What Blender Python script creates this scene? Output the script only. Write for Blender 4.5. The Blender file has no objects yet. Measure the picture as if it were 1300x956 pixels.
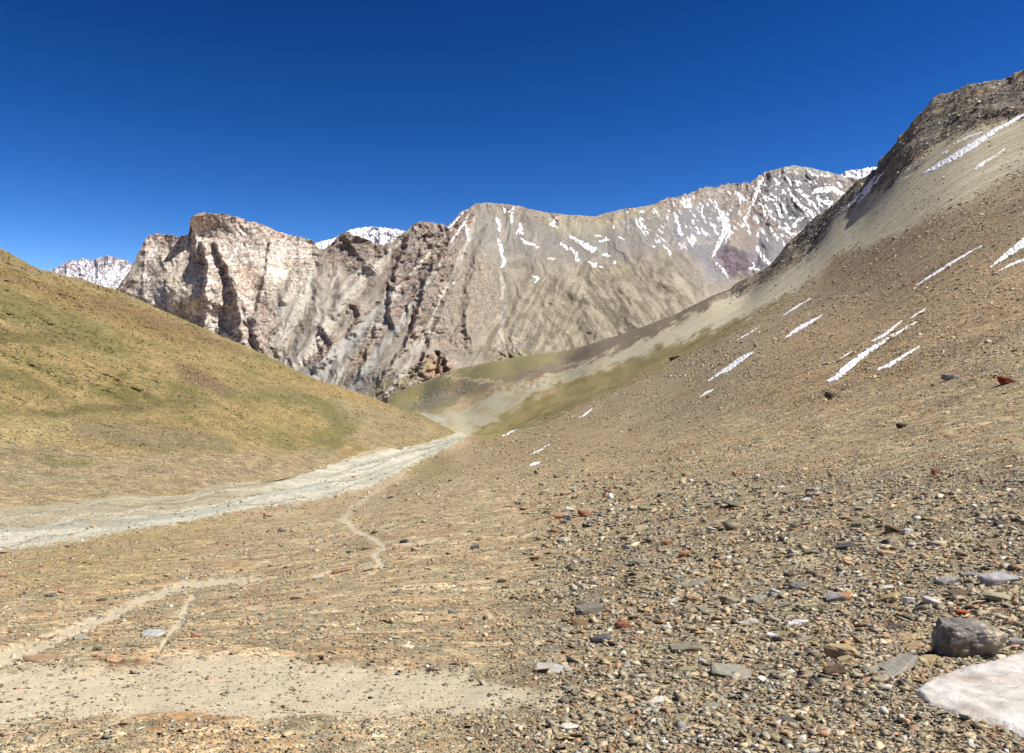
import bpy, bmesh, math, random, os
import numpy as np
from mathutils import Vector
rnd = random.Random(7)
rng = np.random.default_rng(11)
sc = bpy.context.scene
COL = sc.collection
F = 1020.0          # focal length in survey pixels
CU, CV = 650.0, 455.0   # principal column, horizon row
R = math.radians

# ------------------------------------------------------------------ noise
_perm = rng.permutation(4096).astype(np.int32)
_ang = rng.random(4096) * 2 * np.pi
_gx = np.cos(_ang).astype(np.float32); _gy = np.sin(_ang).astype(np.float32)
def pn(x, y, s=0):
    x = np.asarray(x, dtype=np.float32) + s * 17.31
    y = np.asarray(y, dtype=np.float32) + s * 9.77
    xi = np.floor(x); yi = np.floor(y)
    fx = x - xi; fy = y - yi
    xi = xi.astype(np.int32); yi = yi.astype(np.int32)
    sx = fx * fx * fx * (fx * (fx * 6 - 15) + 10); sy = fy * fy * fy * (fy * (fy * 6 - 15) + 10)
    def g(i, j, dx, dy):
        h = _perm[(_perm[i & 4095] + j) & 4095]
        return _gx[h] * dx + _gy[h] * dy
    a = g(xi, yi, fx, fy); b = g(xi + 1, yi, fx - 1, fy)
    c = g(xi, yi + 1, fx, fy - 1); d = g(xi + 1, yi + 1, fx - 1, fy - 1)
    ab = a + sx * (b - a); cd = c + sx * (d - c)
    return 1.5 * (ab + sy * (cd - ab))
def fbm(x, y, o=4, s=0, gain=.5):
    t = 0; a = 1.0
    for k in range(o):
        t = t + a * pn(x * 2 ** k, y * 2 ** k, s + k * 3); a *= gain
    return t
def ridged(x, y, o=4, s=0, gain=.5):
    t = 0; a = 1.0
    for k in range(o):
        t = t + a * (1 - np.abs(pn(x * 2 ** k, y * 2 ** k, s + k * 3)) * 2); a *= gain
    return t
def ss(a, b, x):
    t = np.clip((x - a) / (b - a), 0, 1)
    return t * t * (3 - 2 * t)
def lin(c):
    c = np.asarray(c, dtype=np.float64) / 255.0
    return np.where(c <= .04045, c / 12.92, ((c + .055) / 1.055) ** 2.4)
K = 0.62
def alb(r, g, b):
    return lin((r, g, b)) * K
def chaik(p, n=2):
    p = np.array(p, float)
    for _ in range(n):
        q = [p[0]]
        for a, b in zip(p[:-1], p[1:]):
            q += [a * .75 + b * .25, a * .25 + b * .75]
        q.append(p[-1]); p = np.array(q)
    return p

# ------------------------------------------------------------------ polygon / polyline fields
def seg_dist(u, v, pts, closed=False):
    pts = [tuple(p[:2]) for p in pts]
    if closed: pts = pts + [pts[0]]
    best = np.full(u.shape, 1e9, dtype=np.float32)
    for (ax, ay), (bx, by) in zip(pts[:-1], pts[1:]):
        dx, dy = bx - ax, by - ay
        t = np.clip(((u - ax) * dx + (v - ay) * dy) / (dx * dx + dy * dy + 1e-9), 0, 1)
        best = np.minimum(best, np.hypot(u - ax - t * dx, v - ay - t * dy))
    return best
def inside(u, v, pts):
    c = np.zeros(u.shape, dtype=bool)
    n = len(pts); j = n - 1
    for i in range(n):
        xi, yi = pts[i][:2]; xj, yj = pts[j][:2]
        if yi != yj:
            c ^= ((yi > v) != (yj > v)) & (u < (xj - xi) * (v - yi) / (yj - yi) + xi)
        j = i
    return c
def poly_w(u, v, pts, soft=8.0):
    """0..1 weight of a polygon with a soft edge; evaluated only near its box"""
    w = np.zeros(u.shape, dtype=np.float32)
    xs = [p[0] for p in pts]; ys = [p[1] for p in pts]
    m = (u > min(xs) - soft) & (u < max(xs) + soft) & (v > min(ys) - soft) & (v < max(ys) + soft)
    if not m.any(): return w
    uu, vv = u[m], v[m]
    d = seg_dist(uu, vv, pts, True)
    d = np.where(inside(uu, vv, pts), d, -d)
    w[m] = ss(-soft, soft, d)
    return w
def line_w(u, v, pts, soft=1.5):
    """weight of a ribbon: pts are (u, v, halfwidth)"""
    w = np.zeros(u.shape, dtype=np.float32)
    hw = max(p[2] for p in pts) + soft + 2
    xs = [p[0] for p in pts]; ys = [p[1] for p in pts]
    m = (u > min(xs) - hw) & (u < max(xs) + hw) & (v > min(ys) - hw) & (v < max(ys) + hw)
    if not m.any(): return w
    uu, vv = u[m], v[m]
    best = np.full(uu.shape, -1e9, dtype=np.float32)
    for (ax, ay, aw), (bx, by, bw) in zip(pts[:-1], pts[1:]):
        dx, dy = bx - ax, by - ay
        t = np.clip(((uu - ax) * dx + (vv - ay) * dy) / (dx * dx + dy * dy + 1e-9), 0, 1)
        best = np.maximum(best, aw + (bw - aw) * t - np.hypot(uu - ax - t * dx, vv - ay - t * dy))
    w[m] = ss(-soft, soft, best)
    return w
def mixc(c, w, col):
    """blend colour (3,) or (n,3) into c with weight w"""
    w = np.asarray(w)[..., None]
    return c * (1 - w) + np.asarray(col) * w

# ------------------------------------------------------------------ radial basis interpolation
def rbf_fit(P, val, lam=1e-4):
    P = np.asarray(P, float); n = len(P)
    d = np.linalg.norm(P[:, None] - P[None], axis=2)
    A = np.zeros((n + 3, n + 3)); A[:n, :n] = _k(d) + lam * np.eye(n)
    A[:n, n] = 1; A[:n, n + 1:] = P; A[n, :n] = 1; A[n + 1:, :n] = P.T
    w = np.linalg.solve(A, np.r_[np.asarray(val, float), 0, 0, 0])
    return P.astype(np.float32), w
def _k(d):
    return np.where(d > 1e-9, d ** 1.5, 0.0)      # between linear and thin plate
def rbf_eval(fit, x, y):
    P, w = fit
    sh = x.shape; x = x.ravel().astype(np.float32); y = y.ravel().astype(np.float32)
    out = np.empty(x.shape, np.float32); n = len(P); W = w[:n].astype(np.float32)
    for i in range(0, len(x), 60000):
        a = x[i:i + 60000]; b = y[i:i + 60000]
        d2 = (a[:, None] - P[None, :, 0]) ** 2 + (b[:, None] - P[None, :, 1]) ** 2
        out[i:i + 60000] = (d2 ** .75) @ W + w[n] + w[n + 1] * a + w[n + 2] * b
    return out.reshape(sh)

# ------------------------------------------------------------------ mesh + material helpers
def make_mesh(name, co, faces, col=None, smooth=True, mat=None, extra=None):
    """faces: (n,4) or (n,3) index array"""
    me = bpy.data.meshes.new(name)
    co = np.asarray(co, np.float32); faces = np.asarray(faces, np.int32)
    k = faces.shape[1]; n = len(faces)
    me.vertices.add(len(co)); me.vertices.foreach_set('co', co.ravel())
    me.loops.add(n * k); me.loops.foreach_set('vertex_index', faces.ravel())
    me.polygons.add(n)
    me.polygons.foreach_set('loop_start', np.arange(0, n * k, k, dtype=np.int32))
    me.polygons.foreach_set('loop_total', np.full(n, k, np.int32))
    me.update(calc_edges=True)
    if col is not None:
        ca = me.color_attributes.new('Col', 'FLOAT_COLOR', 'POINT')
        c4 = np.ones((len(co), 4), np.float32); c4[:, :3] = np.clip(col, 0.005, .9)
        if extra is not None: c4[:, 3] = extra
        ca.data.foreach_set('color', c4.ravel())
    if smooth: me.shade_smooth()
    if mat: me.materials.append(mat)
    o = bpy.data.objects.new(name, me); COL.objects.link(o)
    return o
def tag(o, label=None, cat=None, group=None, kind=None):
    if label: o['label'] = label
    if cat: o['category'] = cat
    if group: o['group'] = group
    if kind: o['kind'] = kind
    return o
def grid_faces(nr, nc, wrap=False):
    i = np.arange(nr - 1)[:, None]; j = np.arange(nc if wrap else nc - 1)[None]
    j2 = (j + 1) % nc
    a = i * nc + j; b = i * nc + j2; c = (i + 1) * nc + j2; d = (i + 1) * nc + j
    return np.stack([a, b, c, d], -1).reshape(-1, 4)
def sub_mesh(name, co, faces, fm, col, mat, extra=None):
    f = faces[fm]; ids, inv = np.unique(f.ravel(), return_inverse=True)
    return make_mesh(name, co[ids], inv.reshape(f.shape), col[ids], True, mat, None if extra is None else extra[ids])

def new_mat(name):
    m = bpy.data.materials.new(name); m.use_nodes = True
    nt = m.node_tree; nt.nodes.clear()
    out = nt.nodes.new('ShaderNodeOutputMaterial'); b = nt.nodes.new('ShaderNodeBsdfPrincipled')
    b.inputs['Specular IOR Level'].default_value = .25
    nt.links.new(b.outputs[0], out.inputs[0])
    return m, nt, b
class N:
    def __init__(s, nt): s.nt = nt
    def node(s, t, **kw):
        n = s.nt.nodes.new(t)
        for k, v in kw.items(): setattr(n, k, v)
        return n
    def inp(s, sock, v):
        if hasattr(v, 'is_output') or hasattr(v, 'links'): s.nt.links.new(v, sock)
        else: sock.default_value = v
    def math(s, op, a, b=0.0, c=None):
        n = s.node('ShaderNodeMath', operation=op); s.inp(n.inputs[0], a); s.inp(n.inputs[1], b)
        if c is not None: s.inp(n.inputs[2], c)
        return n.outputs[0]
    def coords(s, scale=(1, 1, 1)):
        g = s.node('ShaderNodeNewGeometry'); m = s.node('ShaderNodeMapping'); m.inputs['Scale'].default_value = scale
        s.nt.links.new(g.outputs['Position'], m.inputs[0]); return m.outputs[0]
    def noise(s, vec, scale, detail=4, rough=.6):
        n = s.node('ShaderNodeTexNoise'); s.inp(n.inputs['Vector'], vec)
        n.inputs['Scale'].default_value = scale; n.inputs['Detail'].default_value = detail; n.inputs['Roughness'].default_value = rough
        return n.outputs['Fac']
    def voro(s, vec, scale, feat='F1', rnd_=1.0):
        n = s.node('ShaderNodeTexVoronoi', feature=feat); s.inp(n.inputs['Vector'], vec)
        n.inputs['Scale'].default_value = scale; n.inputs['Randomness'].default_value = rnd_
        return n
    def ramp(s, fac, stops):
        n = s.node('ShaderNodeValToRGB'); s.inp(n.inputs[0], fac); cr = n.color_ramp
        while len(cr.elements) < len(stops): cr.elements.new(.5)
        for e, (p, c) in zip(cr.elements, stops):
            e.position = p; e.color = (c if len(c) == 4 else (*c, 1)) if hasattr(c, '__len__') else (c, c, c, 1)
        return n.outputs[0]
    def mul(s, a, b, fac=1.0, mode='MULTIPLY'):
        n = s.node('ShaderNodeMix', data_type='RGBA', blend_type=mode)
        s.inp(n.inputs[0], fac); s.inp(n.inputs[6], a); s.inp(n.inputs[7], b); return n.outputs[2]
    def attr(s):
        return s.node('ShaderNodeAttribute', attribute_name='Col')
    def bump(s, h, dist, strength=1.0, nrm=None):
        n = s.node('ShaderNodeBump'); s.inp(n.inputs['Height'], h); n.inputs['Distance'].default_value = dist
        n.inputs['Strength'].default_value = strength
        if nrm is not None: s.nt.links.new(nrm, n.inputs['Normal'])
        return n.outputs[0]
def stones_mat(name, scales, lo=.55, hi=1.55, bumpk=.35, tint=.5, speck=.5):
    """stony ground: several sizes of angular cells, each cell its own tone; alpha of Col is the stoniness"""
    m, nt, b = new_mat(name); g = N(nt); at = g.attr(); col = at.outputs['Color']; sto = at.outputs['Alpha']
    nrm = None
    warp = g.node('ShaderNodeVectorMath', operation='ADD')
    pos = g.coords((1, 1, 1.6))
    nt.links.new(pos, warp.inputs[0])
    nz = g.node('ShaderNodeTexNoise'); nz.inputs['Scale'].default_value = 3.0; nt.links.new(pos, nz.inputs['Vector'])
    sc_ = g.node('ShaderNodeVectorMath', operation='SCALE'); nt.links.new(nz.outputs['Color'], sc_.inputs[0]); sc_.inputs['Scale'].default_value = .25
    nt.links.new(sc_.outputs[0], warp.inputs[1]); P = warp.outputs[0]
    for i, s_ in enumerate(scales):
        v = g.voro(P, s_)
        sep = g.node('ShaderNodeSeparateColor'); nt.links.new(v.outputs['Color'], sep.inputs[0])
        tone = g.ramp(sep.outputs[0], [(0, lo), (.25, .85), (.7, 1.05), (1, hi)])
        hue = g.ramp(sep.outputs[1], [(0, (1.2, .86, .66)), (.2, (1.06, .98, .86)), (.5, (1, 1, 1)), (1, (.92, 1.0, 1.06))])
        col = g.mul(col, tone, g.math('MULTIPLY', sto, .8))
        col = g.mul(col, hue, g.math('MULTIPLY', sto, tint))
        h = g.math('SUBTRACT', sep.outputs[2], g.math('MULTIPLY', v.outputs['Distance'], 1.4))
        nrm = g.bump(h, bumpk / s_, .55, nrm)
    fine = g.noise(P, scales[0] * 2.3, 5, .7)
    col = g.mul(col, g.ramp(fine, [(.25, .72), (.5, 1.0), (.75, 1.28)]), .8)
    mid = g.noise(P, scales[-1] * 1.1, 8, .8)
    col = g.mul(col, g.ramp(mid, [(.33, speck), (.44, .95), (.55, 1.06), (.68, 1.45)]), g.math('ADD', g.math('MULTIPLY', sto, .7), .25))
    big = g.noise(P, .12, 6, .6)
    col = g.mul(col, g.ramp(big, [(.3, .86), (.5, 1.0), (.7, 1.12)]), .8)
    nt.links.new(col, b.inputs['Base Color']); nt.links.new(nrm, b.inputs['Normal'])
    b.inputs['Roughness'].default_value = .9
    return m
def rock_mat(name, s0, stretch=(1, 1, .5), dark=.55, bump=8.0, bstr=.6):
    """far rock face: coloured by the mesh, broken by fractal tone and relief"""
    m, nt, b = new_mat(name); g = N(nt); at = g.attr(); col = at.outputs['Color']; rk = at.outputs['Alpha']
    P = g.coords(stretch)
    n1 = g.noise(P, s0, 8, .72); n2 = g.noise(P, s0 * 5, 6, .75)
    v = g.voro(P, s0 * 6)
    n3 = g.noise(P, s0 * 17, 6, .75)
    ms = g.node('ShaderNodeMapping'); ms.inputs['Scale'].default_value = (1, 1, 5); nt.links.new(P, ms.inputs[0]); ms.inputs['Rotation'].default_value = (0, .12, 0)
    n4 = g.noise(ms.outputs[0], s0 * 1.3, 8, .75)
    t1 = g.ramp(n1, [(.34, dark + .1), (.48, 1.05), (.62, 1.3)]); t2 = g.ramp(n2, [(.34, dark - .05), (.47, 1.0), (.66, 1.45)])
    col = g.mul(col, t1, g.math('ADD', g.math('MULTIPLY', rk, .6), .15)); col = g.mul(col, t2, g.math('ADD', g.math('MULTIPLY', rk, .65), .2))
    col = g.mul(col, g.ramp(n3, [(.38, .4), (.46, .97), (.6, 1.35)]), g.math('ADD', g.math('MULTIPLY', rk, .65), .25)); col = g.mul(col, g.ramp(n4, [(.36, .62), (.46, 1.0), (.6, 1.14)]), g.math('MULTIPLY', rk, .8))
    hh = g.math('ADD', n1, g.math('MULTIPLY', n2, .5)); hh = g.math('ADD', hh, g.math('MULTIPLY', n3, .18)); hh = g.math('ADD', hh, g.math('MULTIPLY', n4, .4)); hh = g.math('SUBTRACT', hh, g.math('MULTIPLY', v.outputs['Distance'], .15))
    bp = g.node('ShaderNodeBump'); nt.links.new(hh, bp.inputs['Height']); bp.inputs['Distance'].default_value = bump
    nt.links.new(g.math('ADD', g.math('MULTIPLY', rk, bstr), .12), bp.inputs['Strength'])
    nt.links.new(col, b.inputs['Base Color']); nt.links.new(bp.outputs[0], b.inputs['Normal'])
    b.inputs['Roughness'].default_value = .95; b.inputs['Specular IOR Level'].default_value = .1
    return m
def snow_mat(name, stops, grit=0):
    m, nt, b = new_mat(name); g = N(nt)
    P = g.coords((1, 1, 1)); n = g.noise(P, .8, 8, .7); n2 = g.noise(P, 6, 6, .7)
    c = g.ramp(n, stops)
    c = g.mul(c, g.ramp(n2, [(.3, (.86, .83, .78)), (.6, (1, 1, 1))]), .6)
    if grit:
        c = g.mul(c, g.ramp(g.noise(P, 55, 3, .6), [(.27, (.35, .28, .2)), (.34, (1, 1, 1))]), grit); c = g.mul(c, g.ramp(g.noise(P, 2.2, 7, .75), [(.35, (.72, .66, .58)), (.52, (1, 1, 1))]), .9)
    nt.links.new(c, b.inputs['Base Color']); b.inputs['Roughness'].default_value = .6
    nt.links.new(g.bump(g.math('ADD', n, g.math('MULTIPLY', n2, .3)), .12, .5), b.inputs['Normal'])
    return m
SNOW = snow_mat('old snow', [(.3, (.72, .69, .66)), (.48, (.84, .83, .82)), (.66, (.88, .88, .88))])
DSNOW = snow_mat('gritty snow', [(.34, (.42, .38, .33)), (.5, (.56, .53, .49)), (.66, (.64, .62, .60))], .9)
GROUND = stones_mat('stony ground', (22.0, 7.0, 1.6), .55, 1.6, .22, .45, .42)
BED = stones_mat('river gravel', (9.0, 2.0), .72, 1.3, .12, .2, .6)
HILL = stones_mat('hill turf and gravel', (2.2, .6), .66, 1.35, .2, .3, .45)
DUST = stones_mat('trodden dust', (35.0, 9.0), .8, 1.18, .08, .15, .8)
MTN = rock_mat('mountain rock', .012, (1, 1, .45))
OUTC = rock_mat('outcrop rock', .10, (1, 1, .8), .5, 1.2)
# ------------------------------------------------------------------ the ground: one height field all around the camera
CP = """0: 956 3.3,867 4.3,800 9,740 30,705 84,688 108,652 130,616 200,600 260
150: 867 4.3,800 8.5,740 25,700 62,672 118,638 150,612 215,600 280
300: 867 4.3,800 8.2,740 20,700 42,670 85,646 150,617 190,600 255,590 330
400: 867 4.3,800 8.1,740 17,700 34,660 85,630 190,599 250,585 320,570 430
480: 956 3.2,867 4.3,800 8,750 13,700 25,660 52,640 95,620 215,577 335,564 420
535: 700 23,650 50,610 170,590 320,566 420,538 850,525 1000,515 1300,500 1600
581: 553 510,543 640,530 800,510 1100,490 1400
600: 700 21,620 75,575 300,548 560,525 760,500 1000,480 1200,466 1560
650: 956 3.2,867 4.2,800 7.5,750 12,700 20,650 40,600 110,570 260,545 470,515 680,480 960,465 1150,453 1480
720: 700 18,650 32,600 78,560 175,525 380,490 700,460 1100,444 1480
800: 867 4.2,800 7,750 10.5,700 16,650 28,600 60,550 140,500 300,460 640,419 1300
870: 550 90,500 185,450 400,393 1180
950: 956 3.1,867 4.2,800 6.6,750 9.5,700 14,650 22,600 36,550 62,500 110,450 190,400 400,375 690,352 1050
1030: 550 48,500 80,450 130,400 225,350 400,310 640,283 870
1100: 867 4.1,800 6.2,750 8.6,700 12,650 18,600 27,550 40,500 62,450 100,400 160,350 240,300 360,260 520,228 700
1200: 867 4,800 5.9,750 8,700 11,650 15.5,600 22,550 32,500 47,450 70,400 105,350 150,300 205,250 275,200 370,160 460,122 560
1300: 956 2.9,867 3.9,800 5.6,750 7.4,700 10,650 13.5,600 19,550 27,500 38,450 55,400 80,350 112,300 152,250 200,200 265,150 350,90 470
1600: 867 3.8,600 13,450 33,300 85,150 170,0 300,-70 400
-300: 956 3.4,867 4.4,800 9.5,740 30,706 76,692 92,664 115,630 175
-800: 867 4.5,740 28,700 70,680 85,650 130"""
pts = []
for ln in CP.split('\n'):
    u, rest = ln.split(':'); u = float(u)
    for q in rest.split(','):
        v, d = map(float, q.split()); pts.append(((u - CU) / F * d, d, (CV - v) / F * d))
# hidden ground under the left hill and beyond the crests
def behind(u, d, z): pts.append(((u - CU) / F * d, d, z))
for u, d, z in [(0, 420, -60), (150, 460, -66), (300, 520, -74), (400, 600, -80), (-300, 400, -60), (-800, 400, -60),
                (0, 2000, -170), (300, 2000, -170), (500, 2200, -150), (600, 2100, -170), (700, 2000, -170), (800, 1800, -120), (950, 1500, -20),
                (1030, 1250, 10), (1100, 1100, 80), (1200, 1000, 120), (1300, 900, 130), (1600, 900, 160), (1300, 2500, -150), (900, 2800, -170)]:
    behind(u, d, z)
pts += [(0, 0, -1.35), (0, 1.5, -1.45), (0, -5, -.8), (-10, 0, -2.9), (10, 0, .3), (0, -20, 2), (0, -100, 15), (40, -20, 14), (-40, -20, -7),
        (100, -60, 50), (-100, -60, -18), (80, 0, 30), (200, 0, 90), (-80, 0, -20), (300, -200, 150), (-300, -200, -40), (0, -600, 120),
        (-300, 0, -40), (600, 0, 200), (3.5, 1.5, -.85), (-3.5, 1.5, -2.0)]
for k in range(16):
    a = k * math.pi / 8; pts.append((6000 * math.sin(a), 6000 * math.cos(a), -190 if abs(a - math.pi) > 1.2 else 100))
    pts.append((15000 * math.sin(a), 15000 * math.cos(a), -190))
pts = np.array(pts)
def wp(x, y):
    r = np.hypot(x, y) + 1e-6; g = np.arcsinh(r / 5.0); return g * x / r, g * y / r
_Rn = lambda x, y: np.sqrt(x * x + y * y + 9.0)
GFIT = rbf_fit(np.c_[wp(pts[:, 0], pts[:, 1])], pts[:, 2] / _Rn(pts[:, 0], pts[:, 1]), 8e-4)
def ground_base(x, y): return rbf_eval(GFIT, *wp(x, y)) * _Rn(x, y)

DEP = 1.2
ucols = np.arange(-260, 1560 + .1, DEP)
az_in = np.arctan2(ucols - CU, F)
a0, a1 = az_in[0], az_in[-1]
n_out = 170
az_out = a1 + (np.arange(1, n_out) / n_out) * (2 * np.pi - (a1 - a0))
az = np.r_[az_in, az_out]
NIN = len(ucols); NC = len(az)
rr = np.r_[np.exp(np.linspace(math.log(.6), math.log(2300), 1150)), np.exp(np.linspace(math.log(2300), math.log(15000), 30))[1:]]
NR = len(rr)
X = (rr[:, None] * np.sin(az)[None]).astype(np.float32); Y = (rr[:, None] * np.cos(az)[None]).astype(np.float32)
# coarse evaluation then refined by interpolation along r for speed
st = 6
ri = np.unique(np.r_[np.arange(0, NR, st), NR - 1]); ci = np.unique(np.r_[np.arange(0, NIN, 5), np.arange(NIN - 1, NC)])
Wc = rbf_eval(GFIT, *wp(X[np.ix_(ri, ci)], Y[np.ix_(ri, ci)]))
W1 = np.empty((NR, len(ci)), np.float32)
for k in range(len(ci)): W1[:, k] = np.interp(np.arange(NR), ri, Wc[:, k])
W = np.empty((NR, NC), np.float32)
for k in range(NR): W[k] = np.interp(np.arange(NC), ci, W1[k])
Z = W * _Rn(X, Y)

# crest of the right-hand slope as surveyed (column, row)
CREST = [(-260, 545), (300, 532), (440, 520), (480, 513), (489, 510), (492, 504), (502, 498), (538, 485), (572, 470), (615, 461), (662, 453), (708, 447), (731, 442), (778, 428), (825, 411), (857, 400), (876, 390),
         (904, 376), (926, 368), (932, 362), (948, 353), (964, 346), (976, 337), (985, 328), (999, 312), (1011, 302), (1026, 284), (1045, 271), (1059, 260), (1072, 247),
         (1089, 232), (1102, 225), (1113, 217), (1116, 205), (1127, 194), (1138, 184), (1140, 176), (1151, 167), (1159, 156), (1173, 141), (1184, 128), (1195, 123),
         (1211, 119), (1227, 111), (1249, 109), (1265, 107), (1282, 101), (1287, 94.5), (1298, 90), (1340, 70), (1400, 48), (1560, -40)]
CREST = np.array(CREST, float)
YD = (rr[:, None] * np.cos(az_in)[None])
T = Z[:, :NIN] / YD
outc = ucols > -999
CD = np.array([(-260, 1650), (480, 1650), (535, 1600), (600, 1580), (650, 1520), (720, 1460), (800, 1300), (870, 1180), (950, 1050), (1030, 870), (1100, 700), (1200, 560), (1300, 470), (1400, 440), (1560, 400)], float)
LR = np.log(YD); Cc_ = np.interp(ucols, CD[:, 0], np.log(CD[:, 1])); cj = np.empty(NIN)
for j in range(NIN):
    reg = (LR[:, j] > Cc_[j] - .5) & (LR[:, j] < Cc_[j] + .15); cj[j] = LR[np.nonzero(reg)[0][np.argmax(T[reg, j])], j]
kk_ = np.ones(61) / 61; cj = np.convolve(np.pad(cj, 30, mode='edge'), kk_, mode='valid')
craw = (CV - np.interp(ucols, CREST[:, 0], CREST[:, 1])) / F; csm = np.convolve(np.pad(craw, 30, mode='reflect', reflect_type='odd'), kk_, mode='valid')
for j in range(NIN):
    u = ucols[j]; t = T[:, j]; lr = LR[:, j]; c = cj[j]; tgt = csm[j]
    tm = np.interp(c, lr, t); d_ = tgt - tm; span = .10
    s01 = np.clip((t - tm + span) / span, 0, 1.15)
    t = np.where(lr <= c, t + d_ * s01 ** 2, t + d_)
    fall = (lr - c)
    after = np.maximum(tgt - .12 * ss(0, .9, fall) - .1 * fall, np.minimum(-260 / YD[:, j], tgt - .02 * fall))
    t = np.where(lr > c, np.minimum(t, after), t)
    T[:, j] = t + (craw[j] - csm[j]) * ss(csm[j] - .02, csm[j] - .001, t)
Z[:, :NIN] = T * YD
Zb = Z.copy()

def proj(x, y, z):
    yy = np.maximum(y, .05)
    return CU + F * x / yy, CV - F * z / yy
U, V = proj(X, Y, Z)
front = (Y > .5 * np.hypot(X, Y)) 
U = np.where(front, U, -5000).astype(np.float32); V = np.where(front, V, -5000).astype(np.float32)

# rocky outcrops along the crest
OUT_POLY = [(926, 360), (931, 374), (942, 371), (960, 360), (975, 354), (1000, 338), (1014, 331), (1029, 321), (1040, 308), (1059, 274), (1085, 259), (1102, 246), (1127, 234),
            (1151, 214), (1181, 187), (1211, 172), (1249, 158), (1300, 144), (1400, 110), (1560, 30), (1560, -90), (1400, -20), (1280, 60), (1200, 90), (1120, 160), (1060, 230), (1000, 290)]
wn = fbm(X / 23, Y / 23, 3, 5) * 6
rock_w = poly_w(U + wn, V + wn * .6, OUT_POLY, 4.5)
small_rk = (poly_w(U + wn * .5, V, [(545, 492), (575, 482), (610, 488), (600, 500), (560, 512), (520, 520), (505, 508)], 5)
            + poly_w(U + wn * .5, V, [(630, 488), (690, 478), (705, 486), (660, 497), (610, 505)], 5))

# undulation
gs = rr[:, None] * .008
def lod(lam): return np.clip((lam / gs - 2) / 3, 0, 1)
path_keep = 1.0
D = np.zeros_like(Z)
for lam, k, s in ((.22, .030, 1), (.6, .030, 2), (1.7, .028, 3), (5, .022, 4), (16, .018, 5), (60, .012, 6)):
    D += lam * k * lod(lam) * pn(X / lam, Y / lam, s)
# gullies running down the fall line (towards -x) on the right slope
slopew = ss(-5, 40, X) * ss(-300, -20, -np.abs(Y - 600) + 600)
slopew = ss(-.06, .28, (X - 8) / np.maximum(np.abs(Y), 12)) * ss(3, 30, Y)
q = Y + .25 * X
for lam, k, s in ((2.5, .02, 21), (8, .025, 22), (25, .03, 23), (80, .02, 24)):
    D += lam * k * lod(lam) * slopew * fbm(X / (lam * 5), q / lam, 2, s)
strata = X * .55 + Z * 1.0 + .2 * Y
rough = (ridged(X / 55, Y / 55, 3, 31) - 1.0) * 4.5 + fbm(strata / 9, (X - Z) / 60, 3, 33) * 2.2 + fbm(X / 14, Z / 14, 4, 35) * 1.6
D += rock_w * (rough * .6 + fbm(X / 5, (Y + Z) / 5, 3, 39) * .9)
D += np.clip(small_rk, 0, 1) * fbm(X / 6, Y / 6, 4, 37) * 1.6
Z = Z + D.astype(np.float32)
U, V = proj(X, Y, Z)
U = np.where(front, U, -5000).astype(np.float32); V = np.where(front, V, -5000).astype(np.float32)

# ---- colours of the ground
def interp1(P_, u): P_ = np.array(P_, float); return np.interp(u, P_[:, 0], P_[:, 1])
QX, QY = wp(X, Y)
dist = np.hypot(X, Y)
n_a = fbm(X / 3.1, Y / 3.1, 4, 41); n_b = fbm(QX * 9, QY * 9, 5, 43); n_c = fbm(QX * 40, QY * 40, 3, 45)
u_ = U + n_b * 9 + n_c * 3; v_ = V + fbm(QX * 11, QY * 11, 4, 47) * 6 + n_c * 2
tan = alb(196, 176, 140)
C = np.empty(X.shape + (3,), np.float32); C[:] = tan
S = np.full(X.shape, .9, np.float32)          # stoniness
def pw(poly, soft): return poly_w(u_, v_, poly, soft)
C = mixc(C, ss(-.2, .5, n_b) * .5, alb(172, 156, 120))
C = mixc(C, pw([(820, 600), (1300, 560), (1700, 560), (1700, 1100), (600, 1100), (650, 720)], 60) * .7, alb(166, 153, 124))
C = mixc(C, pw([(690, 545), (800, 500), (940, 440), (1000, 500), (1000, 560), (880, 600), (700, 610), (600, 590), (590, 560)], 25) * .7, alb(180, 161, 123))
BROWN = [(770, 500), (857, 445), (973, 392), (1014, 366), (1039, 347), (1070, 319), (1100, 315), (1151, 289), (1181, 274), (1222, 258), (1257, 239), (1300, 216), (1420, 150), (1700, 60),
         (1700, 560), (1300, 470), (1150, 480), (1000, 530), (860, 560), (740, 545)]
C = mixc(C, pw(BROWN, 10) * .9, alb(182, 165, 132))
C = mixc(C, pw([(1000, 420), (1180, 350), (1400, 260), (1500, 330), (1300, 430), (1100, 520), (960, 520)], 25) * .65, alb(178, 150, 112))
C = mixc(C, pw([(1100, 480), (1300, 420), (1500, 420), (1500, 560), (1250, 570), (1000, 600)], 30) * .6, alb(176, 158, 124))
C = mixc(C, pw([(1020, 340), (1200, 280), (1400, 200), (1400, 260), (1200, 350), (1060, 380)], 14) * .4, alb(140, 118, 90))
# dark grey scree band and bench of the far valley side
C = mixc(C, pw([(560, 520), (630, 490), (700, 474), (825, 429), (913, 382), (930, 368), (930, 355), (860, 385), (731, 435), (700, 440), (600, 480), (530, 500)], 4), alb(136, 124, 106))
BENCH = [(480, 512), (500, 494), (540, 480), (615, 455), (700, 440), (745, 432), (700, 462), (655, 476), (620, 486), (600, 500), (575, 512), (545, 524), (500, 522)]
C = mixc(C, pw(BENCH, 5), alb(150, 143, 100))
C = mixc(C, pw([(490, 510), (540, 488), (600, 470), (640, 462), (600, 480), (540, 500)], 4) * .7, alb(128, 128, 76))
C = mixc(C, pw([(545, 493), (600, 480), (617, 486), (590, 500), (548, 518), (520, 522)], 5) * .85, alb(132, 124, 108))
C = mixc(C, pw([(620, 496), (700, 482), (700, 490), (640, 504), (580, 522)], 4) * .7, alb(128, 116, 88))
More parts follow.
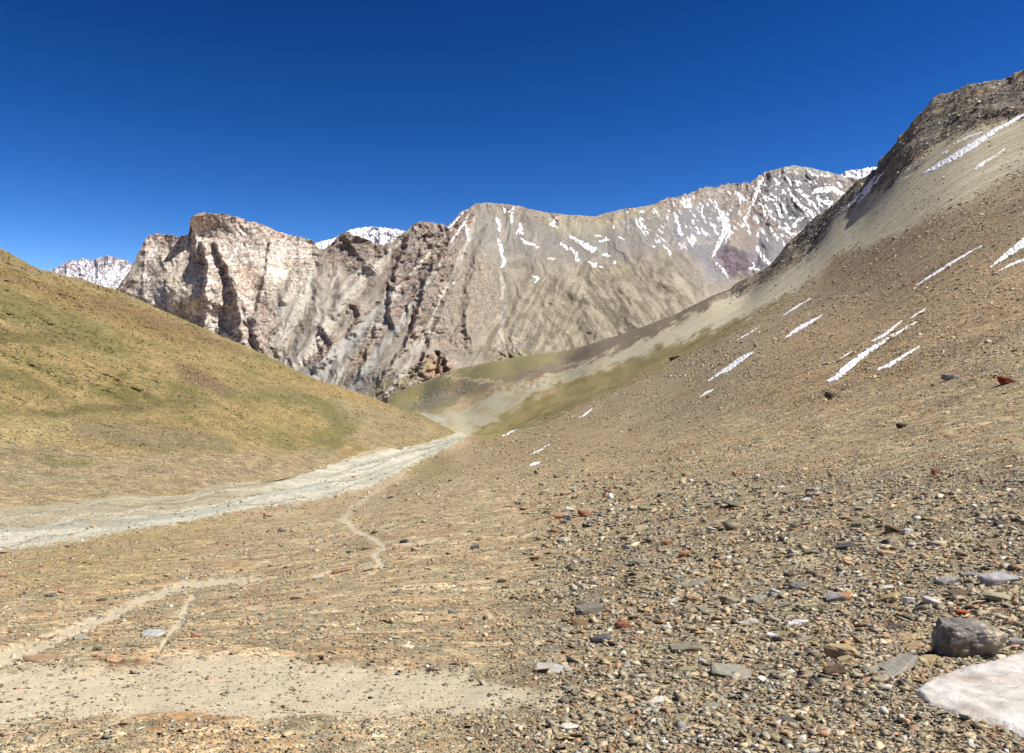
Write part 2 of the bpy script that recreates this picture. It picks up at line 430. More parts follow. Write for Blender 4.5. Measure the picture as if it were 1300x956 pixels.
C = mixc(C, line_w(u_, v_, [(565, 476, 1.2), (585, 481, 1.6), (615, 485, 1.2), (650, 486, .8)], 1), alb(205, 190, 155))
# light scree fan
FAN = [(594, 556), (583, 545), (556, 538), (550, 528), (580, 524), (615, 505), (645, 495), (677, 486), (700, 476), (731, 466), (800, 440), (825, 429), (870, 407), (913, 383), (960, 362), (1000, 340),
       (1029, 321), (1059, 277), (1102, 246), (1151, 214), (1181, 187), (1211, 170), (1249, 157), (1300, 143), (1420, 90), (1420, 150), (1300, 216), (1257, 239), (1222, 258), (1181, 274), (1151, 289), (1100, 315), (1070, 319), (1039, 347), (1014, 366),
       (973, 388), (920, 411), (857, 436), (800, 456), (731, 479), (708, 488), (665, 507), (634, 527), (615, 541)]
fan = pw(FAN, 4.5)
C = mixc(C, fan, alb(226, 216, 184)); S = S * (1 - fan * .35)
C = mixc(C, fan * ss(1080, 1180, u_) * .45, alb(200, 186, 152))
C = mixc(C, fan * ss(860, 700, u_) * .8, alb(182, 178, 150))
stre = fbm(X / 120, (Y + .25 * X) / 7, 4, 51)
C = mixc(C, fan * ss(.05, .5, stre) * .4, alb(186, 174, 142)); C = mixc(C, fan * ss(.0, .5, -stre) * .5 * ss(600, 900, u_), alb(236, 228, 200))
# green belt under the fan
GREEN = [(596, 553), (634, 530), (667, 508), (708, 490), (800, 458), (857, 437), (900, 422), (973, 390), (1010, 368), (985, 392), (900, 440), (850, 462), (800, 487), (770, 497), (738, 513), (677, 540), (615, 560)]
gr = pw(GREEN, 5)
C = mixc(C, gr * .85, alb(160, 147, 92))
C = mixc(C, gr * ss(-.15, .4, n_b) * .5 + pw([(655, 546), (700, 520), (760, 500), (800, 478), (800, 490), (740, 515), (690, 538)], 6) * .6, alb(128, 122, 66))
# streaks on the brown slope
st2 = fbm(X / 40, (Y + .25 * X) / 3.5, 4, 53)
C = mixc(C, slopew * (1 - fan) * ss(.1, .6, st2) * .32, alb(200, 175, 135)); C = mixc(C, slopew * (1 - fan) * ss(.1, .6, -st2) * .35, alb(138, 120, 94))
C = mixc(C, ss(.15, .6, fbm(QX * 6, QY * 6, 4, 55)) * .28 * (V > 470), alb(172, 132, 92))
C = mixc(C, ss(.15, .6, fbm(QX * 8, QY * 8, 4, 57)) * .35 * (V > 470), alb(160, 150, 104))
C = mixc(C, pw([(140, 665), (260, 640), (300, 660), (180, 745), (0, 760), (0, 700)], 20) * .35, alb(168, 148, 88))
C = mixc(C, pw([(500, 585), (560, 580), (590, 600), (530, 615)], 10) * .5, alb(146, 138, 84))
# rock outcrops
C = mixc(C, rock_w, alb(138, 130, 118)); C = mixc(C, rock_w * ss(0, .5, fbm(X / 12, Z / 9, 4, 61)) * .8, alb(98, 92, 88))
C = mixc(C, rock_w * ss(.1, .6, fbm(strata / 8, (X - Z) / 60, 4, 63)) * .7, alb(160, 144, 116)); C = mixc(C, rock_w * ss(.25, .6, fbm(X / 25, Z / 25, 4, 65)) * .4, alb(150, 124, 96))
# paths
PATHS = [[(-40, 850, 13), (0, 833, 11), (60, 814, 9), (125, 788, 7), (180, 762, 6), (240, 742, 5), (290, 737, 3.5), (330, 735, 2)],
         [(244, 758, 5), (224, 795, 5), (206, 816, 4), (196, 830, 2)],
         [(520, 596, 1.5), (492, 616, 1.6), (470, 630, 2), (446, 645, 3), (437, 660, 3), (454, 674, 3), (477, 685, 3.2), (486, 694, 3.5), (476, 704, 3.5), (487, 718, 4)],
         [(500, 690, 1.6), (526, 690, 2), (564, 684, 2.4)], [(385, 668, 1), (425, 664, 1.4), (446, 652, 2)]]
DIRT = [(-80, 852), (60, 846), (190, 832), (300, 825), (350, 822), (395, 838), (470, 846), (560, 852), (640, 858), (700, 868), (720, 885), (600, 900), (300, 912), (-100, 905)]
uj = U + n_c * 5 + n_b * 3; vj = V + n_c * 3
pathw = np.zeros_like(U)
for p in PATHS: pathw = np.maximum(pathw, line_w(uj, vj, p, 1.6))
pathw *= ss(-.75, -.05, n_c + .3 * n_b + .25)
dirt = poly_w(U + n_b * 26 + n_c * 6, V + n_b * 14 + n_c * 6, DIRT, 9)
pale = alb(222, 207, 176)
C = mixc(C, dirt * .85, pale); C = mixc(C, pathw * .8, pale)
S = S * (1 - .8 * np.maximum(pathw, dirt * .9))
# river bed
BEDP = [(-200, 650), (0, 646), (138, 632), (230, 622), (311, 611), (381, 598), (450, 580), (517, 564), (566, 556), (579, 551), (584, 549), (592, 553), (588, 557), (560, 572), (511, 597), (471, 618), (430, 628), (400, 634), (301, 648), (240, 662), (170, 672), (100, 686), (0, 700), (-200, 712)]
BED2 = [(530, 524), (546, 526), (566, 531), (558, 538), (572, 545), (584, 551), (578, 553), (556, 543), (545, 534)]
bedw = np.maximum(poly_w(uj, vj, BEDP, 1.5), poly_w(uj, vj, BED2, 1.2))
bn = fbm(X / 9, Y / 14, 5, 71, .6)
bc = mixc(np.broadcast_to(alb(216, 210, 188), C.shape), ss(-.1, .4, bn) * .7, alb(190, 185, 162))
bc = mixc(bc, ss(.1, .5, -bn) * .6, alb(218, 210, 186))
bc = mixc(bc, poly_w(u_, v_, [(-100, 640), (100, 630), (230, 620), (330, 606), (350, 622), (230, 650), (100, 664), (-100, 676)], 4) * .8, alb(178, 164, 132))
NEAR_E = [(0, 698), (100, 685), (170, 671), (240, 661), (301, 647), (400, 633), (471, 617), (511, 596), (560, 571), (588, 555)]
FAR_E = [(0, 648), (138, 633), (230, 623), (311, 612), (381, 599), (450, 582), (517, 566), (566, 558), (588, 552)]
ul = np.arange(-40, 590, 6.0)
for k, fr_ in enumerate((.12, .24, .34, .45, .56, .66, .74, .83, .91)):
    wob = np.clip(fr_ + .10 * np.sin(ul / (31 + 5 * k) + k * 2.1) + .05 * np.sin(ul / 13 + k), .04, .96)
    vl = interp1(NEAR_E, ul) * wob + interp1(FAR_E, ul) * (1 - wob)
    lw = line_w(U + n_c * 2, V + n_c * .8, [(a, b, .35 + .55 * abs(math.sin(a / 47 + k))) for a, b in zip(ul, vl)], .6)
    bc = mixc(bc, lw * (.75 if k % 2 else .55), alb(140, 138, 118) if k % 2 else alb(226, 220, 200))
C = C * (1 - bedw[..., None]) + bc * bedw[..., None]
STREAM = [[(-200, 690, 2), (0, 674, 2.2), (60, 671, 2), (110, 668, 2), (170, 661, 2.6), (225, 655, 2.2), (300, 643, 2.4), (346, 627, 2.2), (381, 619, 1.8), (420, 612, 1.6), (470, 600, 1.3), (520, 584, 1.1), (560, 568, .9), (588, 555, .8)],
          [(350, 628, 1.2), (400, 622, 1.4), (440, 618, 1.2), (480, 604, 1)], [(440, 594, .9), (480, 583, .9), (520, 572, .8), (556, 562, .7)]]
strw = np.zeros_like(U)
for p in STREAM: strw = np.maximum(strw, line_w(U + n_c * 2, V + n_c * 1.2, p, .6))
strw *= bedw > .5
C = mixc(C, strw * .8, alb(186, 186, 166))
near_ = np.exp(-dist / 50); Z = (Z - near_ * (pathw * .06 + dirt * .03) + near_ * np.maximum(pathw, dirt) * .012 * pn(X * 4, Y * 4, 70)).astype(np.float32)
P = np.stack([X, Y, Z], -1).reshape(-1, 3); Cf = C.reshape(-1, 3); Sf = S.ravel()
GF = grid_faces(NR, NC, True)
m_path = ((pathw > .45) | (dirt > .5)).ravel(); m_bed = (bedw > .5).ravel(); m_str = (strw > .5).ravel()
fs = m_str[GF].sum(1) >= 3; fb = (m_bed[GF].sum(1) >= 2) & ~fs; fp = (m_path[GF].sum(1) >= 3) & ~fs & ~fb
# only the pieces this camera side can reach
fr = ((rock_w > .4).ravel()[GF].sum(1) >= 2) & ~fs & ~fb & ~fp
tag(sub_mesh('rock_outcrop', P, GF, fr, Cf, OUTC, np.ones(len(Sf))), kind='structure')
o = sub_mesh('ground', P, GF, ~(fs | fb | fp | fr), Cf, GROUND, Sf); tag(o, kind='structure')
# close the small disc under the camera
cen = np.vstack([P[:NC], [[0, 0, float(P[:NC, 2].mean())]]])
disc = make_mesh('ground', cen, np.array([[k, NC, (k + 1) % NC] for k in range(NC)]), np.vstack([Cf[:NC], Cf[:1]]), True, GROUND, np.r_[Sf[:NC], Sf[0]]); tag(disc, kind='structure')
m_w, nt_, b_ = new_mat('milky meltwater'); g_ = N(nt_); a_ = g_.attr()
nt_.links.new(a_.outputs['Color'], b_.inputs['Base Color']); b_.inputs['Roughness'].default_value = .6; b_.inputs['Specular IOR Level'].default_value = .3
nt_.links.new(g_.bump(g_.noise(g_.coords(), 1.2, 5), .1, .4), b_.inputs['Normal'])
tag(sub_mesh('river_bed', P, GF, fb, Cf, BED, Sf), kind='structure')
tag(sub_mesh('stream', P, GF, fs, Cf, m_w, Sf), kind='structure')
tag(sub_mesh('footpath', P, GF, fp, Cf, DUST, Sf), kind='structure')

# depth of the ground along any sight line from the survey point
TM = np.maximum.accumulate((Z[:, :NIN] / YD), axis=0)
VT = CV - F * TM
def ground_hit(u, v):
    """forward distance, or nan above the crest"""
    u = np.atleast_1d(np.asarray(u, float)); v = np.atleast_1d(np.asarray(v, float))
    s = (CV - v) / F; fc = np.clip((u - ucols[0]) / DEP, 0, NIN - 1.001)
    out = np.full(u.shape, np.nan); 
    for jj, wgt in ((np.floor(fc).astype(int), 1 - fc % 1), (np.floor(fc).astype(int) + 1, fc % 1)):
        res = np.full(u.shape, np.nan); order = np.argsort(jj, kind='stable'); jo = jj[order]
        cuts = np.r_[0, np.nonzero(np.diff(jo))[0] + 1, len(jo)]
        for a, b in zip(cuts[:-1], cuts[1:]):
            if a == b: continue
            j = jo[a]; idx = order[a:b]; col = TM[:, j]; i = np.searchsorted(col, s[idx])
            ok = (i > 0) & (i < NR); i = np.clip(i, 1, NR - 1)
            t0 = col[i - 1]; t1 = col[i]; fr = np.clip((s[idx] - t0) / np.maximum(t1 - t0, 1e-9), 0, 1)
            r = YD[i - 1, j] * (1 - fr) + YD[i, j] * fr; r[~ok] = np.nan; res[idx] = r
        out = np.where(np.isnan(out), res * wgt, out + res * wgt)
    return out
def world(u, v, d): return np.stack([(np.asarray(u) - CU) / F * d, d, (CV - np.asarray(v)) / F * d], -1)
def ground_z(x, y):
    """height of the built mesh, bilinear in the polar grid"""
    a = np.arctan2(x, y); r = np.hypot(x, y)
    fc = np.clip(((CU + F * np.tan(a)) - ucols[0]) / DEP, 0, NIN - 1.001)
    fr = np.interp(np.log(r), np.log(rr), np.arange(NR)); fr = np.clip(fr, 0, NR - 1.001)
    i = fr.astype(int); j = fc.astype(int); a_, b_ = fr - i, fc - j
    return (Z[i, j] * (1 - a_) * (1 - b_) + Z[i + 1, j] * a_ * (1 - b_) + Z[i, j + 1] * (1 - a_) * b_ + Z[i + 1, j + 1] * a_ * b_)
# ------------------------------------------------------------------ relief terrain: a surveyed depth for every sight line, broken up by real relief
def interp_pts(P, u):
    P = np.array(P, float); return np.interp(u, P[:, 0], P[:, 1])
class Relief: pass
def relief_grid(us, crest, base, step):
    """grid of (u, v): each column runs from the base row up to the crest row"""
    h = np.max(base - crest); nr = int(h / step) + 2
    t = np.linspace(0, 1, nr)[:, None]
    return np.broadcast_to(us[None], (nr, len(us))).astype(np.float32), (base[None] + (crest - base)[None] * t).astype(np.float32)
def finish_relief(name, U_, V_, Dm, Cc, rk, mat, back=((12, 1.08), (60, 1.3), (160, 1.7))):
    nr, nc = U_.shape
    us, vs_, ds, cs, rs = [U_], [V_], [Dm], [Cc], [rk]
    for dv_, k in back:
        us.append(U_[-1:]); vs_.append(V_[-1:] + dv_); ds.append(Dm[-1:] * k); cs.append(Cc[-1:]); rs.append(rk[-1:])
    Ua = np.vstack(us); Va = np.vstack(vs_); Da = np.vstack(ds); Ca = np.vstack(cs); Ra = np.vstack(rs)
    co_ = world(Ua, Va, Da).reshape(-1, 3)
    o = make_mesh(name, co_, grid_faces(*Ua.shape), Ca.reshape(-1, 3), True, mat, Ra.ravel())
    tag(o, kind='structure'); return o

# ---- left hill
HC = [(-700, 60), (-300, 205), (-60, 292), (0, 314), (16, 323), (34, 333), (47, 341), (63, 344), (103, 355), (150, 369), (188, 386), (220, 400), (251, 413), (282, 427), (314, 440), (339, 451),
      (369, 467), (406, 483), (441, 494), (475, 506), (501, 516), (532, 525), (554, 536), (572, 545), (582, 551)]
HB = [(-700, 672), (-300, 662), (0, 652), (138, 638), (230, 628), (311, 617), (381, 604), (450, 586), (517, 569), (566, 559), (582, 554)]
HD = """-700 662 105,-700 575 170,-700 500 230,-700 300 300,-700 60 420
-300 660 118,-300 575 190,-300 540 230,-300 500 260,-300 350 330,-300 200 430
0 652 132,0 645 138,0 600 180,0 560 222,0 540 235,0 530 268,0 500 295,0 420 350,0 360 395,0 314 432
150 638 155,150 600 198,150 575 232,150 545 262,150 530 288,150 515 322,150 480 350,150 430 400,150 369 470
300 618 190,300 565 275,300 540 318,300 512 350,300 500 375,300 490 400,300 460 445,300 434 500
400 600 245,400 560 335,400 520 410,400 500 460,400 482 540
480 578 335,480 545 438,480 525 515,480 509 600
540 563 425,540 545 490,540 529 560
581 554 505,581 551 520"""
hp = np.array([[float(q) for q in s_.split()] for ln in HD.split('\n') for s_ in ln.split(',')])
HF = rbf_fit(np.c_[hp[:, 0] / 130, hp[:, 1] / 45], np.log(hp[:, 2]), 1e-3)
us = np.r_[np.arange(-700, -30, 6), np.arange(-30, 583.1, 1.15)]
crest = interp_pts(HC, us); base = interp_pts(HB, us)
crest = crest + fbm(us / 9, us * 0, 3, 81) * .8 * ss(590, 540, us)
Uh, Vh = relief_grid(us, crest, base, .85)
def hill_depth(u, v):
    d = np.exp(rbf_eval(HF, u / 130, v / 45))
    bx = (u - CU) / F * d
    # drainage lines running down to the right, swells and small ledges
    q_ = v - .42 * u; p_ = v * .9 + u
    r_ = fbm(q_ / 22, p_ / 160, 4, 83) * .006 + fbm(u / 60, v / 26, 3, 85) * .009 + fbm(u / 11, v / 5, 4, 87) * .0016 + pn((v - .2 * u + 3 * pn(u / 20, v / 9, 84)) / 4.5, u / 70, 82) * .0014
    st_ = poly_w(u + fbm(u / 9, v / 9, 3, 88) * 5, v, [(228, 463), (248, 468), (290, 492), (280, 498), (250, 488), (225, 478)], 3) + poly_w(u, v + fbm(u / 12, v / 12, 3, 89) * 3, [(-20, 338), (60, 360), (150, 388), (215, 425), (190, 420), (100, 388), (-20, 352)], 3) * .5
    r_ = r_ + st_ * fbm(u / 5, v / 3, 3, 86) * .003
    return d * (1 + r_ * ss(0, 40, base_at(u) - v + 8) * ss(600, 560, u))
def base_at(u): return interp_pts(HB, u)
Dh = hill_depth(Uh, Vh)
nb = fbm(Uh / 55, Vh / 22, 5, 91); nd = fbm((Vh - .42 * Uh) / 14, (Vh * .9 + Uh) / 130, 5, 93); nf = fbm(Uh / 9, Vh / 4, 4, 95)
u1 = Uh + nb * 10 + nf * 4; v1 = Vh + nb * 5 + nf * 2.5
Ch = np.empty(Uh.shape + (3,), np.float32); Ch[:] = alb(166, 148, 100)
Ch = mixc(Ch, ss(-.1, .45, nd) * .75, alb(132, 128, 78)); Ch = mixc(Ch, ss(.05, .55, -nd) * .6, alb(186, 160, 110)); Ch = mixc(Ch, ss(.1, .6, nb) * .5, alb(172, 146, 98))
def hw(poly, soft=6): return poly_w(u1, v1, poly, soft)
Ch = mixc(Ch, ss(.1, .5, fbm(Uh / 30, Vh / 10, 4, 97)) * .5, alb(178, 158, 112))
for poly, c_, k_ in [
    ([(-700, 50), (0, 318), (45, 343), (120, 362), (60, 352), (0, 330), (-300, 230)], (138, 120, 96), .7),
    ([(-60, 318), (0, 338), (60, 358), (130, 380), (190, 405), (240, 430), (250, 445), (200, 430), (130, 404), (60, 378), (0, 356), (-60, 340)], (156, 120, 80), .7),
    ([(100, 366), (150, 376), (230, 410), (320, 450), (300, 450), (200, 415), (110, 382)], (130, 100, 74), .75),
    ([(0, 368), (60, 385), (130, 420), (170, 450), (110, 445), (40, 410), (0, 400)], (120, 116, 70), .8),
    ([(-20, 415), (60, 420), (100, 435), (60, 440), (0, 436)], (104, 98, 56), .85),
    ([(-10, 462), (30, 470), (80, 500), (60, 505), (10, 490)], (112, 108, 62), .8),
    ([(120, 488), (180, 495), (200, 505), (160, 512), (110, 502)], (112, 110, 64), .85),
    ([(210, 482), (225, 484), (262, 495), (235, 502), (218, 492)], (108, 112, 56), .75),
    ([(138, 470), (155, 474), (172, 482), (150, 480)], (98, 98, 52), .9),
    ([(30, 520), (120, 516), (220, 508), (260, 500), (240, 512), (150, 524), (60, 530)], (112, 106, 62), .85),
    ([(260, 498), (340, 496), (400, 503), (430, 520), (380, 515), (300, 506)], (128, 128, 84), .85),
    ([(390, 500), (430, 510), (470, 530), (455, 550), (420, 570), (395, 560), (410, 535)], (122, 122, 80), .85),
    ([(410, 535), (440, 545), (455, 560), (425, 572), (385, 560)], (130, 126, 72), .6),
    ([(420, 505), (480, 515), (520, 525), (581, 552), (540, 562), (480, 572), (440, 560), (450, 540)], (180, 162, 128), .7),
    ([(330, 460), (400, 482), (475, 506), (500, 518), (440, 504), (380, 490)], (182, 150, 98), .6),
    ([(-700, 600), (-300, 560), (0, 562), (100, 570), (200, 575), (330, 570), (430, 572), (450, 590), (300, 620), (0, 655), (-700, 690)], (176, 157, 122), .85),
    ([(-80, 535), (0, 533), (90, 530), (110, 545), (90, 562), (0, 568), (-80, 570)], (200, 180, 130), .75),
    ([(95, 536), (170, 540), (250, 548), (290, 562), (240, 572), (150, 565), (100, 556)], (148, 134, 108), .7),
    ([(-50, 566), (40, 568), (110, 575), (40, 582), (-50, 582)], (140, 126, 98), .6),
    ([(45, 582), (95, 580), (130, 588), (100, 592), (60, 590)], (122, 122, 66), .75),
    ([(-100, 590), (60, 595), (180, 600), (120, 612), (-100, 620)], (168, 154, 124), .5),
    ([(226, 462), (248, 466), (292, 492), (282, 500), (250, 490), (223, 478)], (140, 112, 92), 1),
    ([(330, 520), (400, 530), (420, 545), (360, 548), (300, 535)], (176, 154, 100), .5),
]: Ch = mixc(Ch, hw(poly) * k_, alb(*c_))
Ch = mixc(Ch, line_w(u1, v1, [(230, 576, .8), (250, 566, 1.2), (262, 558, 1)], .8) * .6, alb(205, 188, 150))
spk = ss(.22, .45, fbm(Uh / 3.0, Vh / 1.7, 3, 99)) * ss(-.35, .4, fbm(Uh / 40, Vh / 18, 3, 98))
orx = poly_w(u1, v1, [(226, 462), (248, 466), (292, 492), (282, 500), (250, 490), (223, 478)], 3) + .6 * poly_w(u1, v1, [(-60, 318), (0, 338), (130, 380), (240, 430), (250, 445), (130, 404), (0, 356), (-60, 340)], 4)
spk = np.clip(spk + orx * ss(-.05, .2, fbm(Uh / 3.5, Vh / 2.2, 3, 92)), 0, 1.2)
Ch = mixc(Ch, spk * .65, alb(112, 96, 64))
Ch = Ch * (1 + .2 * fbm((Vh - .42 * Uh) / 5, (Vh * .9 + Uh) / 22, 4, 96)[..., None] + .14 * fbm(Uh / 2.5, Vh / 1.5, 2, 94)[..., None])
Ch = mixc(Ch, .22 * ss(600, 540, Vh), alb(176, 152, 98)) * (1 - .12 * ss(600, 540, Vh))[..., None] / np.ones(1)
Ch = Ch * (1 + 0 * ss(600, 540, Vh))[..., None]
tag(finish_relief('hill', Uh, Vh, Dh.astype(np.float32), Ch, np.clip(.6 + .35 * ss(540, 580, Vh) + 0 * Uh, 0, 1), HILL), kind='structure')

# ---- main mountain range
MC = [(120, 372), (150, 364), (157, 353), (166, 341), (174, 324), (183, 308), (188, 300), (201, 296), (220, 300), (232, 299), (240, 297), (241.5, 278), (245, 273), (257, 269.5), (267, 272), (282, 269.5),
      (292, 273), (314, 281), (332, 284.5), (348, 292), (367, 298), (386, 302), (397, 305), (404, 315), (412, 316), (425, 305), (435, 294), (444, 296), (457, 299), (469, 306), (482, 311), (492, 310), (505, 302),
      (516, 292), (526, 284), (535, 281), (551, 283), (563, 284), (568, 287), (576, 280), (585, 269), (595, 265.5), (604, 258), (620, 257), (639, 259), (657, 261), (673, 265.5), (695, 270),
      (726, 273), (756, 275), (767, 271), (794, 265), (819, 262), (835, 258), (841, 252), (857, 251), (872, 247), (888, 240), (898, 237), (910, 238), (916, 234), (932, 234), (951, 232), (960, 226),
      (973, 218), (992, 213), (1007, 210), (1029, 213), (1051, 218), (1070, 223), (1085, 226), (1110, 232), (1160, 250)]
us = np.arange(125, 1160, 1.05)
crest = interp_pts(MC, us)
jag = ss(400, 250, us) * 1.6 + ss(400, 430, us) * ss(600, 570, us) * 1.5 + ss(830, 850, us) * ss(980, 950, us) * 1.6 + .5
crest = crest + fbm(us / 7, us * 0, 4, 101) * jag * 1.3
base = np.full(us.shape, 535.0)
Um, Vm = relief_grid(us, crest, base, .9)
MD = """120 535 2350,200 500 2450,200 400 2560,200 300 2700,240 500 2430,240 400 2540,240 297 2700,255 480 2400,255 380 2500,255 270 2640
330 520 2300,330 430 2420,330 350 2560,330 284 2720,400 530 2150,400 480 2250,400 400 2480,400 310 2800,440 500 2200,440 420 2420,440 350 2640,440 296 2800
500 530 2050,500 460 2230,500 380 2500,500 305 2800,560 470 2200,560 400 2420,560 330 2680,560 284 2860,610 460 2250,610 380 2560,610 300 2900,610 258 3080
700 450 2350,700 380 2650,700 320 2920,700 270 3150,780 440 2450,780 370 2720,780 320 2980,780 266 3250,860 420 2500,860 360 2800,860 300 3120,860 250 3400
920 400 2800,920 350 3000,920 290 3300,920 234 3600,1000 350 3000,1000 290 3300,1000 210 3700,1070 300 3250,1070 222 3700,1160 300 3250,1160 250 3600,1160 535 2400,860 535 2000,700 535 2000"""
mp = np.array([[float(q) for q in s_.split()] for ln in MD.split('\n') for s_ in ln.split(',')])
MF = rbf_fit(np.c_[mp[:, 0] / 100, mp[:, 1] / 60], np.log(mp[:, 2]), 3e-3)
# spurs (+, towards the viewer) and gullies (-): polyline, half width px, height m, left/right asymmetry
SPURS = [
    ([(256, 305), (262, 325), (263, 350), (262, 385), (258, 430), (256, 480)], 15.1, 95, -1), ([(272, 305), (281, 325), (292, 350), (303, 382), (306, 430), (306, 480)], 15.1, 62, -1), ([(243, 273), (248, 300), (250, 330)], 12, 60, -1),
    ([(186, 302), (180, 360), (186, 400)], 9, 45, -1), ([(206, 320), (214, 390)], 8, 35, -1), ([(166, 345), (166, 380)], 8, 40, 0),
    ([(318, 400), (330, 450), (338, 470)], 12, 45, -1), ([(345, 300), (338, 350), (325, 400), (322, 440)], 14, 40, -1), ([(385, 305), (378, 350), (360, 380)], 10, 40, 0),
    ([(400, 320), (392, 380), (370, 430), (350, 470)], 14, -55, 0), ([(425, 345), (438, 380), (425, 400)], 10, 30, 0),
    ([(436, 296), (452, 320), (470, 342), (480, 350)], 13, 36, -1), ([(448, 385), (458, 400), (440, 430)], 10, 45, -1), ([(405, 412), (425, 435), (412, 455), (395, 470)], 12, 50, -1),
    ([(505, 315), (470, 355), (440, 395), (405, 440), (385, 475)], 12, -50, 0), ([(500, 365), (470, 405), (440, 445), (400, 485)], 13, -45, 0),
    ([(528, 285), (512, 320), (500, 350), (495, 380), (500, 420)], 12, 75, -1), ([(550, 286), (538, 310), (528, 340)], 9, 45, -1), ([(568, 290), (545, 320), (525, 350)], 8, -50, 0),
    ([(600, 262), (575, 300), (545, 345), (535, 380), (525, 420), (505, 455), (478, 490)], 14, 80, -1), ([(590, 320), (570, 350), (560, 380), (530, 430), (500, 470)], 9, -45, 0),
    ([(560, 400), (545, 430), (535, 470)], 10, 35, -1), ([(480, 410), (470, 440), (455, 480)], 9, 35, -1),
    ([(540, 445), (530, 475), (515, 490), (485, 510)], 10, 60, -1), ([(562, 452), (575, 472), (580, 480)], 9, 50, -1), ([(555, 445), (553, 475)], 5, -45, 0),
    ([(640, 345), (638, 400), (640, 440)], 14, -40, 0), ([(622, 280), (600, 340), (590, 400), (600, 450)], 22, 50, -1),
    ([(665, 300), (690, 350), (660, 400), (650, 440)], 22, 45, -1), ([(700, 385), (690, 410), (704, 440)], 12, -60, 0), ([(715, 350), (740, 380), (760, 430)], 22, 60, -1), ([(690, 380), (720, 350), (745, 335)], 8, -25, 0),
    ([(740, 390), (730, 430)], 9, -30, 0), ([(775, 350), (800, 390), (815, 430)], 18, 55, -1), ([(757, 390), (780, 415), (786, 435)], 8, -40, 0), ([(790, 340), (830, 370), (850, 410)], 8, -30, 0),
    ([(820, 330), (850, 360), (880, 395)], 16, 60, -1), ([(840, 390), (850, 410)], 7, 25, -1), ([(865, 345), (890, 395)], 9, -50, 0), ([(870, 270), (885, 320), (900, 370)], 18, 30, 0),
    ([(910, 240), (918, 290), (912, 335)], 12, -50, 0), ([(945, 235), (935, 290), (925, 330)], 12, 45, -1), ([(973, 220), (958, 255), (948, 290)], 6, -50, 0), ([(980, 222), (972, 262), (985, 300), (975, 335)], 16, 60, -1),
    ([(1005, 215), (1015, 250), (1030, 290)], 14, 45, -1), ([(990, 250), (1015, 290)], 8, -35, 0), ([(1040, 218), (1045, 250), (1060, 280)], 14, 30, 0),
]
def mtn_fields(u, v):
    n0 = fbm(u / 40, v / 40, 3, 111)
    uw = u + fbm(u / 14, v / 14, 3, 113) * 3.5; vw = v + n0 * 6
    # rockiness: 1 crag, 0 scree
    crag = np.zeros(u.shape, np.float32)
    for poly, k_ in [
        ([(120, 300), (245, 260), (400, 300), (405, 330), (396, 370), (380, 380), (360, 350), (345, 385), (360, 420), (335, 480), (290, 470), (140, 400)], 1.0),
        ([(415, 312), (436, 290), (470, 304), (492, 318), (470, 345), (472, 360), (455, 355), (430, 340), (420, 350), (416, 330)], 1.0),
        ([(505, 300), (535, 278), (568, 284), (600, 258), (604, 275), (585, 310), (575, 345), (560, 385), (540, 400), (500, 410), (484, 380), (495, 340)], 1.0),
        ([(500, 370), (560, 360), (560, 420), (540, 440), (520, 430), (505, 410)], .9),
        ([(440, 382), (462, 388), (455, 402), (444, 402)], .9), ([(402, 408), (412, 412), (428, 432), (418, 450), (395, 462), (378, 478), (372, 468), (395, 445)], .9),
        ([(462, 410), (485, 400), (488, 430), (470, 455), (445, 465), (455, 440)], .7), ([(535, 450), (560, 440), (585, 475), (560, 482), (520, 492), (485, 515), (488, 498), (515, 480)], 1.0),
        ([(560, 400), (600, 420), (590, 450), (570, 440), (550, 430)], .7), ([(350, 455), (362, 458), (400, 478), (395, 492), (365, 482)], .7),
        ([(590, 255), (640, 255), (700, 268), (760, 274), (840, 250), (860, 262), (760, 285), (690, 285), (630, 270)], .45),
        ([(835, 250), (900, 235), (975, 216), (1010, 208), (1100, 225), (1110, 260), (1040, 300), (985, 310), (960, 270), (900, 260), (850, 268)], .7),
        ([(905, 325), (930, 315), (960, 320), (955, 350), (925, 355), (908, 340)], .5),
        ([(560, 330), (620, 320), (640, 400), (600, 430), (560, 400)], .45), ([(640, 425), (680, 430), (670, 470), (620, 465)], .7),
    ]: crag = np.maximum(crag, poly_w(uw, vw, poly, 5) * k_)
    return n0, uw, vw, crag
KS = [(120, -.05), (330, .1), (390, .5), (440, .8), (560, .8), (610, .35), (650, .05), (720, -.15), (860, -.4), (930, .2), (1000, -.3), (1100, -.6)]
